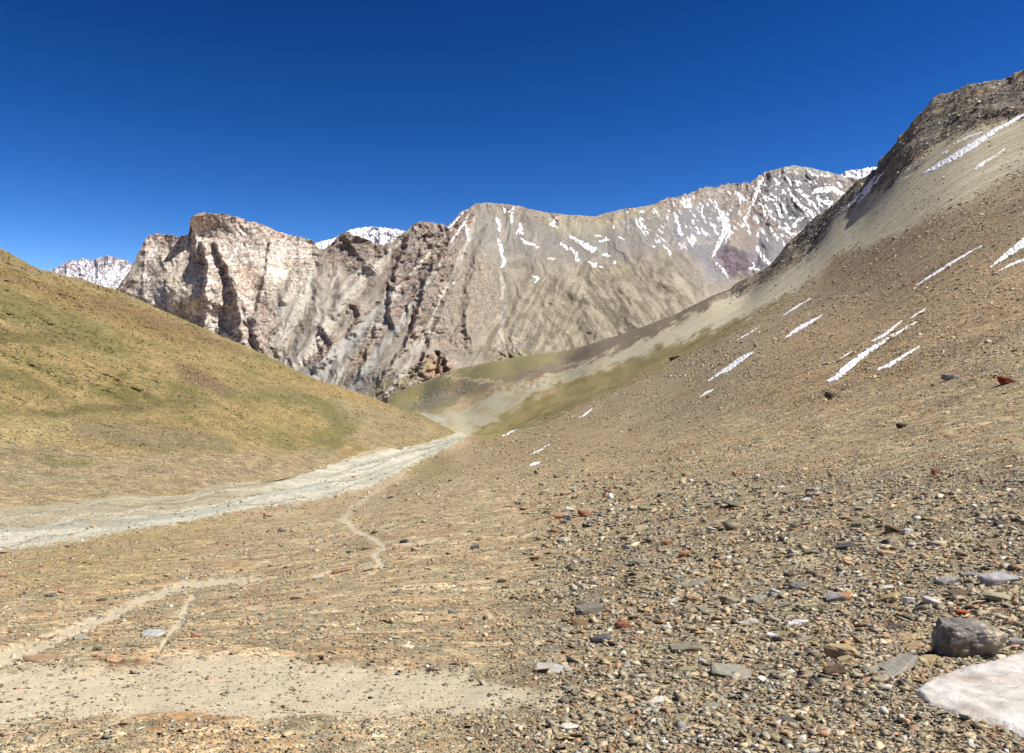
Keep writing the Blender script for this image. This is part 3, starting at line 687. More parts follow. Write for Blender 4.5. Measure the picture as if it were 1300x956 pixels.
def mtn_depth(u, v):
    n0, uw, vw, crag = mtn_fields(u, v)
    d = np.exp(rbf_eval(MF, u / 100, v / 60))
    k_ = interp_pts(KS, u); q_ = u + k_ * (v - 380) + n0 * 16
    r_ = (ridged(q_ / 60, v / 110, 3, 121) - .8) * 12
    r_ = r_ + crag * (1 - .6 * ss(420, 380, u)) * ((ridged(q_ / 20, v / 40, 4, 123) - .9) * 13 + fbm(u / 10, v / 7, 4, 125) * 7 + fbm(q_ / 4, v / 7, 2, 127) * 2)
    r_ = r_ + (1 - crag) * (fbm(q_ / 12, v / 70, 4, 129) * 5 + fbm(u / 7, v / 6, 3, 131) * 1.2)
    mot = poly_w(u, v, [(690, 340), (860, 320), (900, 400), (850, 440), (700, 460), (660, 400)], 14)
    r_ = r_ + mot * (ridged((u + v * .2) / 30, (v - .35 * u) / 26, 3, 133) - .8) * 5
    for pl, hw_, h_, asym in SPURS:
        if pl[0][0] > 630: asym = 0
        if pl[0][0] < 235: h_ = h_ * .4
        pl = chaik([(a, b) for a, b in pl], 2)
        xs = pl[:, 0]; ys = pl[:, 1]; M_ = hw_ * 1.6
        m = (u > xs.min() - M_) & (u < xs.max() + M_) & (v > ys.min() - M_) & (v < ys.max() + M_)
        if not m.any(): continue
        uu, vv = uw[m] , v[m]
        best = np.full(uu.shape, 1e9, np.float32); side = np.zeros(uu.shape, np.float32); ends = np.zeros(uu.shape, np.float32)
        n_ = len(pl) - 1
        for i, ((ax, ay), (bx, by)) in enumerate(zip(pl[:-1], pl[1:])):
            dx, dy = bx - ax, by - ay; tt = np.clip(((uu - ax) * dx + (vv - ay) * dy) / (dx * dx + dy * dy + 1e-9), 0, 1)
            dd = np.hypot(uu - ax - tt * dx, vv - ay - tt * dy); sd = np.sign(uu - ax - tt * dx)
            b_ = dd < best; best = np.where(b_, dd, best); side = np.where(b_, sd, side); ends = np.where(b_, (i + tt) / n_, ends)
        wd = np.where((side < 0) & (asym < 0), hw_ * .38 if hw_ != 15.1 else 4.5, hw_ * 1.5 if asym < 0 else hw_)
        prof = np.clip(1 - best / wd, 0, 1); prof = prof * prof * (3 - 2 * prof) if asym == 0 else prof ** 1.2
        prof = prof * ss(0, .12, ends) * (ss(1.05, .75, ends) if hw_ != 15.1 else 1 - .2 * ends) if h_ < 0 or asym < 0 else prof
        z_ = np.zeros(u.shape, np.float32); z_[m] = prof * h_ * (.5 if hw_ != 15.1 else .9) * (.3 if pl[0][0] > 630 and h_ < 0 else .7 if pl[0][0] > 630 else 1); r_ = r_ + z_
    return d - r_
Dm = mtn_depth(Um, Vm)
n0, uw, vw, crag = mtn_fields(Um, Vm)
k_ = interp_pts(KS, Um); qm = Um + k_ * (Vm - 380) + n0 * 22 + fbm(Um / 30, Vm / 30, 3, 140) * 8
nq = fbm(qm / 13, Vm / 45, 5, 141, .6); nm = fbm(Um / 18, Vm / 14, 5, 143); nf = fbm(Um / 5, Vm / 3.5, 4, 145); ns = fbm(Um / 26, Vm / 4, 4, 147)
Cm = np.empty(Um.shape + (3,), np.float32); Cm[:] = alb(162, 148, 130)
u2 = uw + nm * 6; v2 = vw + nm * 4
def mw(poly, soft=8): return poly_w(u2, v2, poly, soft)
for poly, c_, kk, soft in [
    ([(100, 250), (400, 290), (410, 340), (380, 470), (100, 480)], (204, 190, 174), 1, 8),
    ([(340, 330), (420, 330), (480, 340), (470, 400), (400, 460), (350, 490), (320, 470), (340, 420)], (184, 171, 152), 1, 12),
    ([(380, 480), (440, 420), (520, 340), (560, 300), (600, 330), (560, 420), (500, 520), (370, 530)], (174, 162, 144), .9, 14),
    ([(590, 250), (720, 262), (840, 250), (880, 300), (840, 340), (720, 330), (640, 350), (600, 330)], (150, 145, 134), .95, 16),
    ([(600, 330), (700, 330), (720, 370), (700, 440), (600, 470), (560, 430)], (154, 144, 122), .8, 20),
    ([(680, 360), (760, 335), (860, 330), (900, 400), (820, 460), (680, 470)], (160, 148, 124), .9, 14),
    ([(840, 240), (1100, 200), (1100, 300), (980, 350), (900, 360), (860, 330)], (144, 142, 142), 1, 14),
    ([(800, 320), (870, 320), (930, 380), (890, 410), (860, 370)], (160, 150, 134), .8, 8),
    ([(872, 370), (930, 375), (905, 395), (880, 400)], (188, 176, 154), .6, 6),
    ([(925, 270), (955, 250), (970, 300), (960, 325), (925, 320), (915, 300)], (172, 152, 132), .7, 8),
    ([(690, 268), (760, 272), (840, 256), (845, 266), (770, 290), (720, 300), (690, 285)], (176, 166, 136), .8, 8),
]: Cm = mixc(Cm, mw(poly, soft) * kk, alb(*c_))
Cm = mixc(Cm, ss(0, .6, nq) * .35 * (1 - crag), alb(190, 174, 152)); Cm = mixc(Cm, ss(0, .6, -nq) * .35 * (1 - crag), alb(140, 126, 108))
# crags: strata, dark joints, rust and pale faces
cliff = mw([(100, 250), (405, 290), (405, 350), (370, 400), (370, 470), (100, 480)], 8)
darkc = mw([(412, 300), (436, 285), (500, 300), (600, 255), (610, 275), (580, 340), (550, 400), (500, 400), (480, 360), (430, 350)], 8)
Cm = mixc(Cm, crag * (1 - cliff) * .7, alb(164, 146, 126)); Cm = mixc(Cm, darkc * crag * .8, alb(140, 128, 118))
Cm = mixc(Cm, crag * ss(.0, .45, ns) * .5, alb(146, 124, 106)); Cm = mixc(Cm, crag * ss(.1, .5, -ns) * .4 * cliff, alb(214, 202, 184))
Cm = mixc(Cm, crag * ss(.15, .5, nf) * .6, alb(104, 86, 74)); Cm = mixc(Cm, crag * ss(.1, .5, nm) * .28, alb(180, 144, 110))
Cm = mixc(Cm, crag * ss(.2, .5, fbm(Um / 30, Vm / 24, 4, 149)) * .3 * cliff, alb(220, 210, 194))
rim = cliff * ss(14, 2, Vm - interp_pts(MC, Um)); Cm = mixc(Cm, rim * ss(-.3, .3, nf) * .75, alb(126, 96, 78))
for poly, c_, kk, soft in [
    ([(200, 320), (235, 315), (248, 340), (250, 410), (215, 400), (205, 380)], (226, 212, 186), .6, 8),
    ([(166, 324), (176, 320), (186, 380), (180, 385), (168, 372)], (156, 148, 138), .7, 4),
    ([(194, 330), (210, 328), (212, 395), (198, 392), (190, 370)], (160, 150, 140), .65, 3),
    ([(206, 360), (213, 358), (212, 394), (204, 392)], (150, 158, 172), .6, 2),
    ([(330, 320), (360, 318), (365, 345), (345, 360), (332, 350)], (226, 212, 192), .7, 6),
    ([(296, 345), (330, 340), (335, 365), (310, 380), (296, 365)], (202, 174, 146), .5, 6),
    ([(362, 375), (395, 365), (400, 385), (365, 405), (350, 400)], (212, 202, 184), .8, 5),
    ([(318, 400), (332, 385), (350, 400), (345, 440), (335, 465), (322, 440)], (150, 124, 106), .5, 5),
    ([(150, 350), (172, 325), (170, 345), (158, 368)], (150, 130, 112), .5, 3),
    ([(366, 470), (376, 448), (395, 465), (390, 478)], (110, 96, 88), .6, 4),
    ([(410, 450), (425, 430), (450, 410), (455, 425), (420, 460), (395, 480)], (196, 164, 132), .6, 6),
    ([(395, 400), (430, 370), (470, 335), (505, 310), (500, 325), (450, 380), (415, 415)], (198, 186, 168), .8, 4),
    ([(385, 485), (420, 450), (470, 400), (500, 370), (495, 390), (455, 440), (440, 465), (425, 500), (445, 510), (400, 505), (370, 490)], (200, 192, 176), .9, 4),
    ([(440, 460), (470, 440), (460, 480), (445, 500)], (170, 140, 112), .5, 5),
    ([(640, 330), (645, 330), (650, 440), (630, 440)], (164, 156, 138), .5, 5),
    ([(560, 480), (530, 475), (545, 455), (585, 470), (590, 480)], (172, 124, 86), .4, 4),
    ([(910, 322), (935, 316), (960, 322), (965, 335), (940, 352), (928, 353), (912, 340)], (122, 104, 112), .9, 4),
    ([(912, 318), (940, 314), (962, 322), (940, 325), (915, 325)], (98, 92, 94), .7, 2),
    ([(905, 300), (920, 295), (926, 310), (915, 318)], (130, 128, 126), .6, 4),
    ([(970, 222), (1040, 222), (1060, 250), (1020, 290), (980, 280), (970, 245)], (112, 113, 118), .65, 6),
    ([(985, 212), (1010, 208), (1050, 217), (1075, 226), (1040, 226), (990, 218)], (166, 164, 150), .8, 3),
    ([(940, 315), (975, 300), (1010, 290), (985, 330), (965, 345)], (150, 142, 142), .6, 6),
    ([(460, 505), (480, 490), (520, 470), (560, 450), (540, 475), (500, 495), (480, 512)], (138, 130, 84), .6, 3),
    ([(620, 455), (650, 440), (690, 445), (680, 465), (630, 470)], (136, 132, 88), .6, 5),
    ([(648, 438), (670, 436), (672, 446), (650, 446)], (150, 136, 150), .6, 3),
    ([(690, 400), (740, 350), (790, 345), (760, 380), (730, 440), (700, 445)], (150, 138, 108), .35, 10),
    ([(730, 400), (770, 395), (760, 440), (730, 455)], (140, 130, 98), .3, 8),
]: Cm = mixc(Cm, mw(poly, soft) * kk, alb(*c_))
# pale scree runnels between the crags, darker along their edges
for k, pl in enumerate([[(514, 298, 1.5), (490, 324, 2.5), (462, 352, 4), (430, 392, 6), (400, 438, 8), (372, 468, 5)], [(505, 362, 2), (480, 392, 4), (448, 428, 7), (418, 460, 10), (380, 492, 14)], [(562, 330, 1.2), (532, 372, 2), (508, 412, 3.5), (474, 456, 5), (440, 505, 9)],
        [(574, 290, 1), (548, 320, 2), (520, 352, 2)], [(404, 318, 2), (396, 358, 5), (376, 400, 8), (350, 436, 6)], [(430, 345, 1.5), (418, 380, 3), (398, 410, 4)], [(548, 420, 1.5), (515, 466, 3), (492, 500, 3)], [(588, 330, 1), (565, 368, 2), (550, 405, 2.5), (525, 448, 3)],
        [(470, 330, 1.5), (448, 352, 3), (425, 372, 3)], [(604, 275, 1), (592, 310, 2), (578, 345, 2)], [(636, 345, 1.5), (640, 395, 3), (634, 440, 5)]]):
    ub = Um + fbm(Um / 11, Vm / 16, 4, 160 + k) * 4
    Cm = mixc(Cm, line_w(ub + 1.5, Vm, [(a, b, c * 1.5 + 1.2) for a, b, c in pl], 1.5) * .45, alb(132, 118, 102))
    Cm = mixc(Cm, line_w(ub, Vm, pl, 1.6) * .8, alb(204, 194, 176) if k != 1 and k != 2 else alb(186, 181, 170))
# mottled lower shoulder
mot = mw([(690, 345), (860, 320), (905, 395), (850, 440), (700, 460), (600, 460), (620, 400)], 14)
mm = fbm((Um + Vm * .2) / 17, (Vm - .3 * Um) / 13, 7, 151, .58)
Cm = mixc(Cm, mot * ss(.0, .4, mm) * .6, alb(174, 158, 132)); Cm = mixc(Cm, mot * ss(.05, .4, -mm) * .6, alb(122, 110, 84)); Cm = mixc(Cm, mot * ss(.09, .0, np.abs(mm)) * .5, alb(108, 96, 72))
Cm = mixc(Cm, mot * ss(.1, .5, fbm(Um / 25, Vm / 25, 5, 153)) * .2, alb(136, 130, 96))
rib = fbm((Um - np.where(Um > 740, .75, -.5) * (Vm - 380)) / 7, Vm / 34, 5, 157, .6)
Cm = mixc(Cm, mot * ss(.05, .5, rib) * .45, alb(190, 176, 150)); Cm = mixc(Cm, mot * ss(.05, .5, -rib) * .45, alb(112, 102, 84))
dust = poly_w(uw, vw, [(965, 222), (1000, 214), (1110, 224), (1110, 262), (1040, 300), (1000, 312), (960, 300), (955, 260)], 8) + .6 * poly_w(uw, vw, [(780, 270), (860, 255), (960, 232), (950, 300), (880, 320), (800, 300)], 8)
dn = fbm((Um - .6 * (Vm - 250)) / 5.5, Vm / 9, 5, 158, .6)
Cm = mixc(Cm, dust * ss(.5, .58, dn), (.78, .79, .82))
fine_ = fbm(Um / 2.6, Vm / 2.2, 3, 155)
Cm = Cm * (1 + fine_[..., None] * (.18 + .3 * crag[..., None]))
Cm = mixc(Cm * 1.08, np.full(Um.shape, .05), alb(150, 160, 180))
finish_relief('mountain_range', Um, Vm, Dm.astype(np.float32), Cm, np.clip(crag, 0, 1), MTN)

# ---- three more distant snow mountains seen over the crest
def far_peak(crest_pts, u0, u1, basev, d0, d1, seed, rockc, snowamt, stretch=1.0):
    us = np.arange(u0, u1, .7); crest = interp_pts(crest_pts, us) + fbm(us / 4, us * 0, 3, seed) * .9
    Uf, Vf = relief_grid(us, crest, np.full(us.shape, float(basev)), .6)
    t = (basev - Vf) / (basev - crest)[None]
    r_ = (ridged(Uf / 16, Vf / 30, 4, seed + 1) - .8) * 40 + fbm(Uf / 5, Vf / 5, 3, seed + 2) * 12
    Df = d0 + (d1 - d0) * t - r_
    k_ = np.where(Uf < (u0 + u1) / 2, .7, -.7) + fbm(Uf / 20, Vf / 20, 2, seed + 8) * .3
    sn = fbm((Uf + k_ * Vf) / 5.5, Vf / 26, 4, seed + 4) + .35 * fbm(Uf / 5, Vf / 5, 3, seed + 5)
    C_ = np.empty(Uf.shape + (3,), np.float32); C_[:] = alb(*rockc)
    C_ = mixc(C_, ss(0, .4, fbm(Uf / 9, Vf / 6, 3, seed + 6)) * .4, alb(132, 118, 122))
    sw = ss(.0, .08, sn + snowamt(Uf, Vf)); C_ = mixc(C_, sw, (.72, .73, .76))
    finish_relief('distant_mountain', Uf, Vf, Df.astype(np.float32), C_, .5 * (1 - sw), MTN, ((8, 1.05), (60, 1.2)))
far_peak([(30, 352), (55, 345), (70, 341), (77, 337), (88, 330), (98, 331), (104, 328), (112, 329), (118, 331), (125, 327), (137, 324.5), (145, 327), (152, 328), (160, 330), (168, 336), (200, 345)], 30, 200, 400, 6000, 7200, 201, (148, 134, 134), lambda u, v: -.04 - .5 * ss(340, 330, v) * 0.4)
far_peak([(380, 325), (400, 309), (425, 302), (444, 292), (458, 289), (472, 287.5), (485, 289), (500, 290), (515, 294), (530, 300), (560, 310)], 380, 560, 360, 4200, 4900, 221, (128, 116, 118), lambda u, v: .75 * ss(472, 462, u + (v - 288) * .5) + .08)
far_peak([(1050, 232), (1067, 222), (1074, 217), (1086, 215.5), (1102, 213), (1116, 211), (1140, 209), (1200, 210)], 1050, 1200, 300, 5000, 5800, 241, (140, 134, 140), lambda u, v: .30 + .4 * ss(1080, 1095, u))
# valley floor under the mountains so nothing stands in the air
# ------------------------------------------------------------------ snow patches: each a real slab of old snow lying on the slope
def snow(poly, label, group, depth_fn, thick, soft=1.0, step=.5, wob=1.0, seed=0, name='snow_patch', frag=0, mat=None, cups=0, nsc=7.0):
    xs = [p[0] for p in poly]; ys = [p[1] for p in poly]; hw = max(p[2] for p in poly) if len(poly[0]) > 2 else 0
    pad = hw + 3; step = max(step, (max(xs) - min(xs) + 2 * pad) / 420)
    us_ = np.arange(min(xs) - pad, max(xs) + pad, step); vs_ = np.arange(min(ys) - pad, max(ys) + pad, step)
    uu, vv = np.meshgrid(us_, vs_); uu = uu.astype(np.float32); vv = vv.astype(np.float32)
    uj_ = uu + fbm(uu / nsc, vv / nsc, 4, 300 + seed) * wob * 2.2; vj_ = vv + fbm(uu / nsc, vv / nsc, 4, 340 + seed) * wob * 1.6
    w_ = line_w(uj_, vj_, poly, soft) if len(poly[0]) > 2 else poly_w(uj_, vj_, poly, soft)
    if frag: w_ = w_ - frag * ss(.05, .5, fbm(uu / 3.2, vv / 3.2, 3, 380 + seed))
    lo_ = .02 if cups else .35
    keep = w_ > lo_
    if keep.sum() < 4:
        keep = line_w(uu, vv, [(a, b, c + .7) for a, b, c in poly], soft) > .3
    d = depth_fn(uu, vv)
    h = ss(lo_, .9, w_) * thick - (.35 * thick if cups else 0)
    W_ = world(uu, vv, d)
    if cups: h = h + (w_ > .5) * cups * (fbm(W_[..., 0] * 3.1, W_[..., 1] * 3.1, 4, 391) + .6 * pn(W_[..., 0] * 9, W_[..., 1] * 5, 392)) * ss(.5, 1, w_)
    W_[..., 2] += h - .15 * thick
    W_[..., 1] -= thick * .12
    F_ = grid_faces(*uu.shape); ok = keep.ravel() & np.isfinite(d).ravel()
    fm = ok[F_].sum(1) >= 3; fm &= np.isfinite(d).ravel()[F_].all(1)
    # no faces bridging a depth break
    dd = d.ravel()[F_]; fm &= (dd.max(1) - dd.min(1)) < dd.min(1) * .08
    if not fm.any(): print('EMPTY SNOW', label); return None
    f = F_[fm][:, ::-1]; ids, inv = np.unique(f.ravel(), return_inverse=True)
    o = make_mesh(name, W_.reshape(-1, 3)[ids], inv.reshape(f.shape), None, True, mat or SNOW)
    return tag(o, label, 'snow patch', group)
def gd(u, v): return ground_hit(u.ravel(), v.ravel()).reshape(u.shape)
SLOPE = [
 ([(1163, 409, .6), (1127, 430, 1.6), (1092, 453, 3.2), (1074, 468, 4), (1061, 480, 3), (1049, 484.5, 1.2)], 'longest white snow streak in the middle of the brown scree slope', .5),
 ([(956, 447, 1), (940, 456, 3.2), (923, 469, 3.5), (912, 475, 1.8), (898, 484, .8)], 'leaf-shaped snow patch low on the scree slope, forked at its lower end', .5),
 ([(905, 495, .8), (896, 499, 1.6), (889, 504, .8)], 'tiny snow dab just below the leaf-shaped snow patch', .3),
 ([(1044, 400, .8), (1023, 412, 2.4), (1012, 418, 2.6), (998, 428, 1)], 'stubby snow streak lying above the leaf-shaped snow patch', .4),
 ([(1029, 379, .7), (1010, 390, 1.6), (995, 400, .8)], 'thin short snow streak nearest below the pale scree fan', .3),
 ([(1245, 312, .6), (1217, 328, 1.5), (1190, 345, 1.8), (1162, 363, .7)], 'long thin snow streak high on the brown scree, left of the right-edge snow tongue', .4),
 ([(1345, 278, 6), (1300, 307, 5), (1276, 325, 3.2), (1257, 339, .8)], 'broad snow tongue entering from the right edge of the brown scree', .5),
 ([(1345, 306, 2), (1300, 330, 1.7), (1285, 335, 1.4), (1268, 344, .7)], 'narrow snow streak directly beneath the snow tongue at the right edge', .3),
 ([(1176, 391, .6), (1165, 398, 1.2), (1154, 405, .6)], 'small snow sliver above the top end of the longest snow streak', .3),
 ([(1145, 407, .7), (1123, 425, 1.8), (1106, 434, 1)], 'short snow streak running beside the upper left edge of the longest streak', .35),
 ([(1081, 446, .5), (1073, 451, .9), (1065, 456, .5)], 'faint snow sliver left of the middle of the longest streak', .25),
 ([(1167, 440, .7), (1141, 456, 1.7), (1128, 464, 2.6), (1114, 469, .8)], 'snow streak to the lower right of the longest streak', .4),
 ([(1400, 88, 3), (1300, 146, 1.8), (1263, 166, 2.4), (1236, 184, 3.8), (1210, 200, 4), (1190, 211, 3), (1170, 222, .9)], 'longest snow gully high on the pale scree fan below the rocky crest', 1.2),
 ([(1246, 168, .7), (1230, 174, 1.5), (1210, 183, .9)], 'thin snow streak between the rocky crest and the longest high snow gully', .7),
 ([(1204, 191, .6), (1200, 194, 1.4), (1194, 195.5, .6)], 'tiny snow dab left of the longest high snow gully', .6),
 ([(1280, 185, .5), (1265, 197, .9), (1249, 206, 1.2)], 'thin upper snow streak under the longest high snow gully', .6),
 ([(1250, 205, 1.2), (1244, 210, 2.8), (1237, 215, .8)], 'rounded snow blob at the foot of the thin streak under the high gully', .7),
 ([(1173, 199, .5), (1155, 213, 1.2), (1138, 226, .6)], 'hair-thin snow line beside the foot of the dark rocky crest', .6),
 ([(1113, 222, 1), (1104, 234, 2), (1094, 245, 2.2), (1083, 257, 1.6), (1070, 267, 1), (1058, 275, .6)], 'main snow chute cutting down through the dark crest rocks', 1),
 ([(1123, 217, .6), (1112, 230, 1.2), (1100, 244, 2.2), (1088, 258, .8)], 'second snow chute close to the right of the main crest chute', .9),
 ([(752, 519, .5), (744, 525, 1.4), (735, 531, .6)], 'lone small snow sliver at the foot of the slope right of the green belt', .3),
 ([(698, 564, .5), (686, 571, 1), (673, 577, .6)], 'thin snow sliver on the tan gravel right of the river', .3),
 ([(684, 587, 1), (678, 589, 2), (673, 591, .9)], 'small oval snow dab under the thin sliver on the tan gravel', .3),
 ([(656, 545, .6), (646, 550, 1.2), (638, 553, .6)], 'little snow dab on the turf above the river mouth', .4),
 ([(964, 414, .5), (950, 424, .9), (936, 431, .6)], 'faint snow sliver above the leaf-shaped snow patch', .25),
]
for k, (p, lab, th) in enumerate(SLOPE): snow(p, lab, 'snow patches on the right slope', gd, th * .3, 1.0, .4, .4, k, frag=.5)
MS = [
 ([(629, 275, 1), (632, 280, 3), (634, 286, 2), (634, 292, 2.4)], 'upper snow dab of the vertical row below the flat brown summit'),
 ([(630, 300, 1), (633, 306, 2.2), (636, 315, 2.6), (638, 323, 2.4)], 'longest snow dab of the vertical row below the flat brown summit'),
 ([(638, 326, 1.5), (640, 332, 3.2), (637, 341, 1.6)], 'lowest snow dab of the vertical row below the flat brown summit'),
 ([(652, 262, 1), (649, 270, 2.6)], 'small snow dab close under the crest right of the brown summit'),
 ([(649, 274, 2.4), (650, 281, 2.4)], 'rounded snow dab just below the crest dab right of the brown summit'),
 ([(639, 263, .8), (640, 270, 1.4)], 'snow fleck on the crest of the brown summit'),
 ([(660, 284, 1), (662, 291, 3), (656, 296, 2.6), (664, 296, 1.4)], 'boot-shaped snow patch right of the vertical row'),
 ([(661, 302, 1), (666, 307, 2.2), (674, 310, 1.8), (682, 314, 1.4)], 'slanting snow streak below the boot-shaped patch'),
 ([(707, 276, .8), (704, 282, 1.8), (698, 284, 1.5), (708, 289, 1.2)], 'y-shaped snow patch under the low saddle'),
 ([(725, 301, 1.8), (735, 307, 2.6), (744, 311, 4), (752, 318, 3.6), (756, 316, 1.5)], 'largest snow patch in the middle of the mountain face'),
 ([(713, 309, 1.6), (720, 316, 2.8)], 'snow patch left below the largest face patch'),
 ([(724, 316, 1.4), (731, 321, 2), (733, 330, 2.6)], 'hooked snow patch under the largest face patch'),
 ([(749, 333, 1.6), (754, 337, 2.8), (757, 334, 1.4)], 'small snow patch low on the face below the largest patch'),
 ([(764, 323, 1.2), (770, 323.5, 2), (774, 325, 1.2)], 'flat snow patch right below the largest face patch'),
 ([(762, 338, 1), (766, 341, 1.8)], 'snow fleck low on the face beside the mottled shoulder'),
 ([(780, 331, 1.4), (781, 334, 1.8)], 'small square snow fleck above the mottled shoulder'),
 ([(677, 350, .8), (683, 354, 1.8), (680, 358, .8)], 'lone snow fleck far below the boot-shaped patch'),
 ([(697, 328.5, 1.2), (704, 328.5, .9)], 'thin snow fleck between the lone fleck and the largest patch'),
 ([(592, 267, 1), (580, 279, 1.4), (566, 292, 1)], 'snow line on the left ridge of the brown summit'),
 ([(594, 276, 1), (584, 290, 1.8), (573, 307, .9)], 'snow gully parallel to the left ridge of the brown summit'),
 ([(590, 285, 2), (594, 292, 3), (593, 300, 2), (596, 306, 1)], 'snow patch beside the gully on the left ridge'),
 ([(573, 362, .8), (575, 359, 1.4)], 'snow fleck on the dark spur below the left ridge'),
 ([(857, 273, 1), (860, 281, 1.8), (863, 292, 1.4)], 'upright snow streak right of the jagged crest step'),
 ([(862, 293, 2.4), (865, 297, 3)], 'snow dab under the upright streak on the grey face'),
 ([(874, 303, 1.4), (879, 308, 3.4), (877, 299, 1)], 'snow patch on the grey face left of the big couloir'),
 ([(843, 312, 1.2), (848, 318, 1.4), (851, 323, 1.4)], 'pair of snow dots low on the grey face'),
 ([(813, 281, 2), (817, 288, 2.2), (822, 297, 1.4)], 'slanting snow patch on the face below the middle crest'),
 ([(777, 291, 1), (780, 287, 1.8)], 'snow fleck under the crest above the largest face patch'),
 ([(884, 288, 1), (887, 293, 1.4), (888, 297, 1.2)], 'snow fleck close left of the big couloir'),
 ([(868, 252, 1.8), (874, 262, 3.8), (866, 258, 2), (877, 252, 1)], 'snow patch beneath the jagged dark crest'),
 ([(892, 263, .8), (891, 272, 1.4), (894, 278, .8)], 'thin upright snow streak right of the jagged crest patch'),
 ([(907, 255, 1.4), (912, 266, 1.6), (917, 274, 4), (922, 282, 6), (921, 292, 5), (917, 300, 3)], 'big snow couloir in the middle of the grey mountain'),
 ([(916, 303, 3), (911, 312, 3), (905, 325, 1.4)], 'lower left arm of snow below the big couloir'),
 ([(926, 288, 2), (926, 298, 1.8), (921, 308, 1.2)], 'right edge tongue of snow beside the big couloir'),
 ([(972, 219, 1.2), (965, 236, 2), (959, 248, 2.6), (953, 262, 1.8), (948, 276, 1.2)], 'straight snow couloir falling from the domed summit'),
 ([(945, 276, 1), (949, 287, 2), (953, 297, 1)], 'snow streak below the straight couloir'),
 ([(922, 239, 1), (928, 249, 1.6)], 'thin snow streak above the big couloir'),
 ([(935, 243, 1.4), (939, 249, 3), (940, 258, 1.6)], 'snow patch between the big and the straight couloirs'),
 ([(962, 315, 2.4), (966, 324, 3), (972, 331, 2.6), (977, 335, 2)], 'slanting snow patch right of the purple rock'),
 ([(957, 333, 1), (958, 340, 2), (952, 341, 1.6), (963, 342, 1.6)], 'three-cornered snow patch below the purple rock'),
 ([(909, 334, 1.6), (916, 340, 2), (924, 351, 1.2)], 'slanting snow streak left of the purple rock'),
 ([(1004, 246, 2), (1010, 254, 2.4), (1019, 264, 2), (1026, 274, 1.2)], 'left of two long snow stripes on the dome'),
 ([(1014, 241, 2), (1022, 249, 2.6), (1031, 257, 1.8), (1042, 271, 1.2)], 'right of two long snow stripes on the dome'),
 ([(1032, 243, 3), (1045, 241, 3.6), (1058, 240, 4), (1070, 245, 3)], 'wide snow field across the right side of the dome'),
 ([(1038, 252, 2), (1048, 257, 4), (1056, 258, 3.6), (1052, 266, 2)], 'snow field below the wide field on the dome'),
 ([(989, 288, 2), (998, 292, 3.6), (1006, 298, 3.6), (1012, 299, 1.8)], 'broad low snow patch above the rocky edge of the near slope'),
 ([(1014, 277, 1), (1011, 283, 2), (1008, 287, 2.6)], 'comma-shaped snow patch near the rocky edge'),
 ([(1029, 268, 1.8), (1033, 277, 2.2)], 'snow dab between the stripes and the rocky edge'),
 ([(966, 291, 2), (970, 298, 1.6), (974, 306, 1)], 'snow streak under the dome beside the brown ridge'),
 ([(963, 254, 1), (972, 250, 1.4), (984, 254, 1.4)], 'snow ledge beside the straight couloir'),
 ([(968, 262, 1.4), (971, 270, 2.4), (968, 278, 1.2)], 'snow patch just right of the straight couloir foot'),
 ([(986, 260, 1), (989, 268, 3), (992, 275, 2.4)], 'snow patch in the middle of the dark dome wall'),
 ([(975, 272, 1), (984, 279, 1.6)], 'thin snow ledge low on the dark dome wall'),
 ([(1001, 229, 1.8), (1010, 231, 1.4)], 'snow fleck high on the dome'),
 ([(1028, 220, 1.6), (1035, 224, 2), (1040, 224, 1)], 'snow patch near the top right of the dome'),
 ([(1009, 217, .8), (1012, 220, 1.4)], 'snow fleck at the top of the dome'),
 ([(978, 290, 1.8), (981, 293, 1.4)], 'snow dot left of the broad low patch'),
 ([(984, 301, 1.2), (990, 302, 1)], 'flat snow fleck left below the broad low patch'),
 ([(992, 298, 1.4), (993, 300, 1.6)], 'snow dot under the broad low patch'),
 ([(705, 277, .8), (702, 287, 1.2)], 'snow fleck left of the y-shaped patch'),
 ([(301, 315, 1), (296, 323, 1.4), (290, 333, 1)], 'lone snow streak high on the pale cliff'),
 ([(786, 301, 1), (792, 304, 1.2)], 'snow fleck right of the largest face patch'),
 ([(756, 299, 1.6), (763, 300, 1.2)], 'flat snow fleck above the right end of the largest patch'),
 ([(768, 301, 1), (772, 304, 2), (762, 306, 1.2)], 'snow dab above the right end of the largest patch'),
 ([(836, 303, 1), (837, 306, 1.6)], 'upright snow fleck on the middle grey face'),
 ([(829, 311, 1.6), (831, 313, 1)], 'snow dot on the middle grey face'),
 ([(855, 256, .8), (856, 262, .8)], 'tiny upright snow fleck left of the jagged crest patch'),
]
for k, (p, lab) in enumerate(MS): snow([(a, b, max(c * .85, .8)) for a, b, c in p], lab, 'snow patches on the far mountains', mtn_depth, 1.0, .8, .33, .7, k + 40, frag=.8)
snow([(1176, 870), (1196, 858), (1220, 849), (1248, 843), (1275, 834), (1300, 827), (1360, 812), (1500, 820), (1560, 900), (1480, 965), (1390, 960), (1300, 935), (1225, 915), (1180, 896), (1163, 881)],
     'dirty white snow patch at the bottom right, below the dark boulder', None, gd, .05, 9, 1.0, 2.2, 90, mat=DSNOW, cups=.018, nsc=60.0)
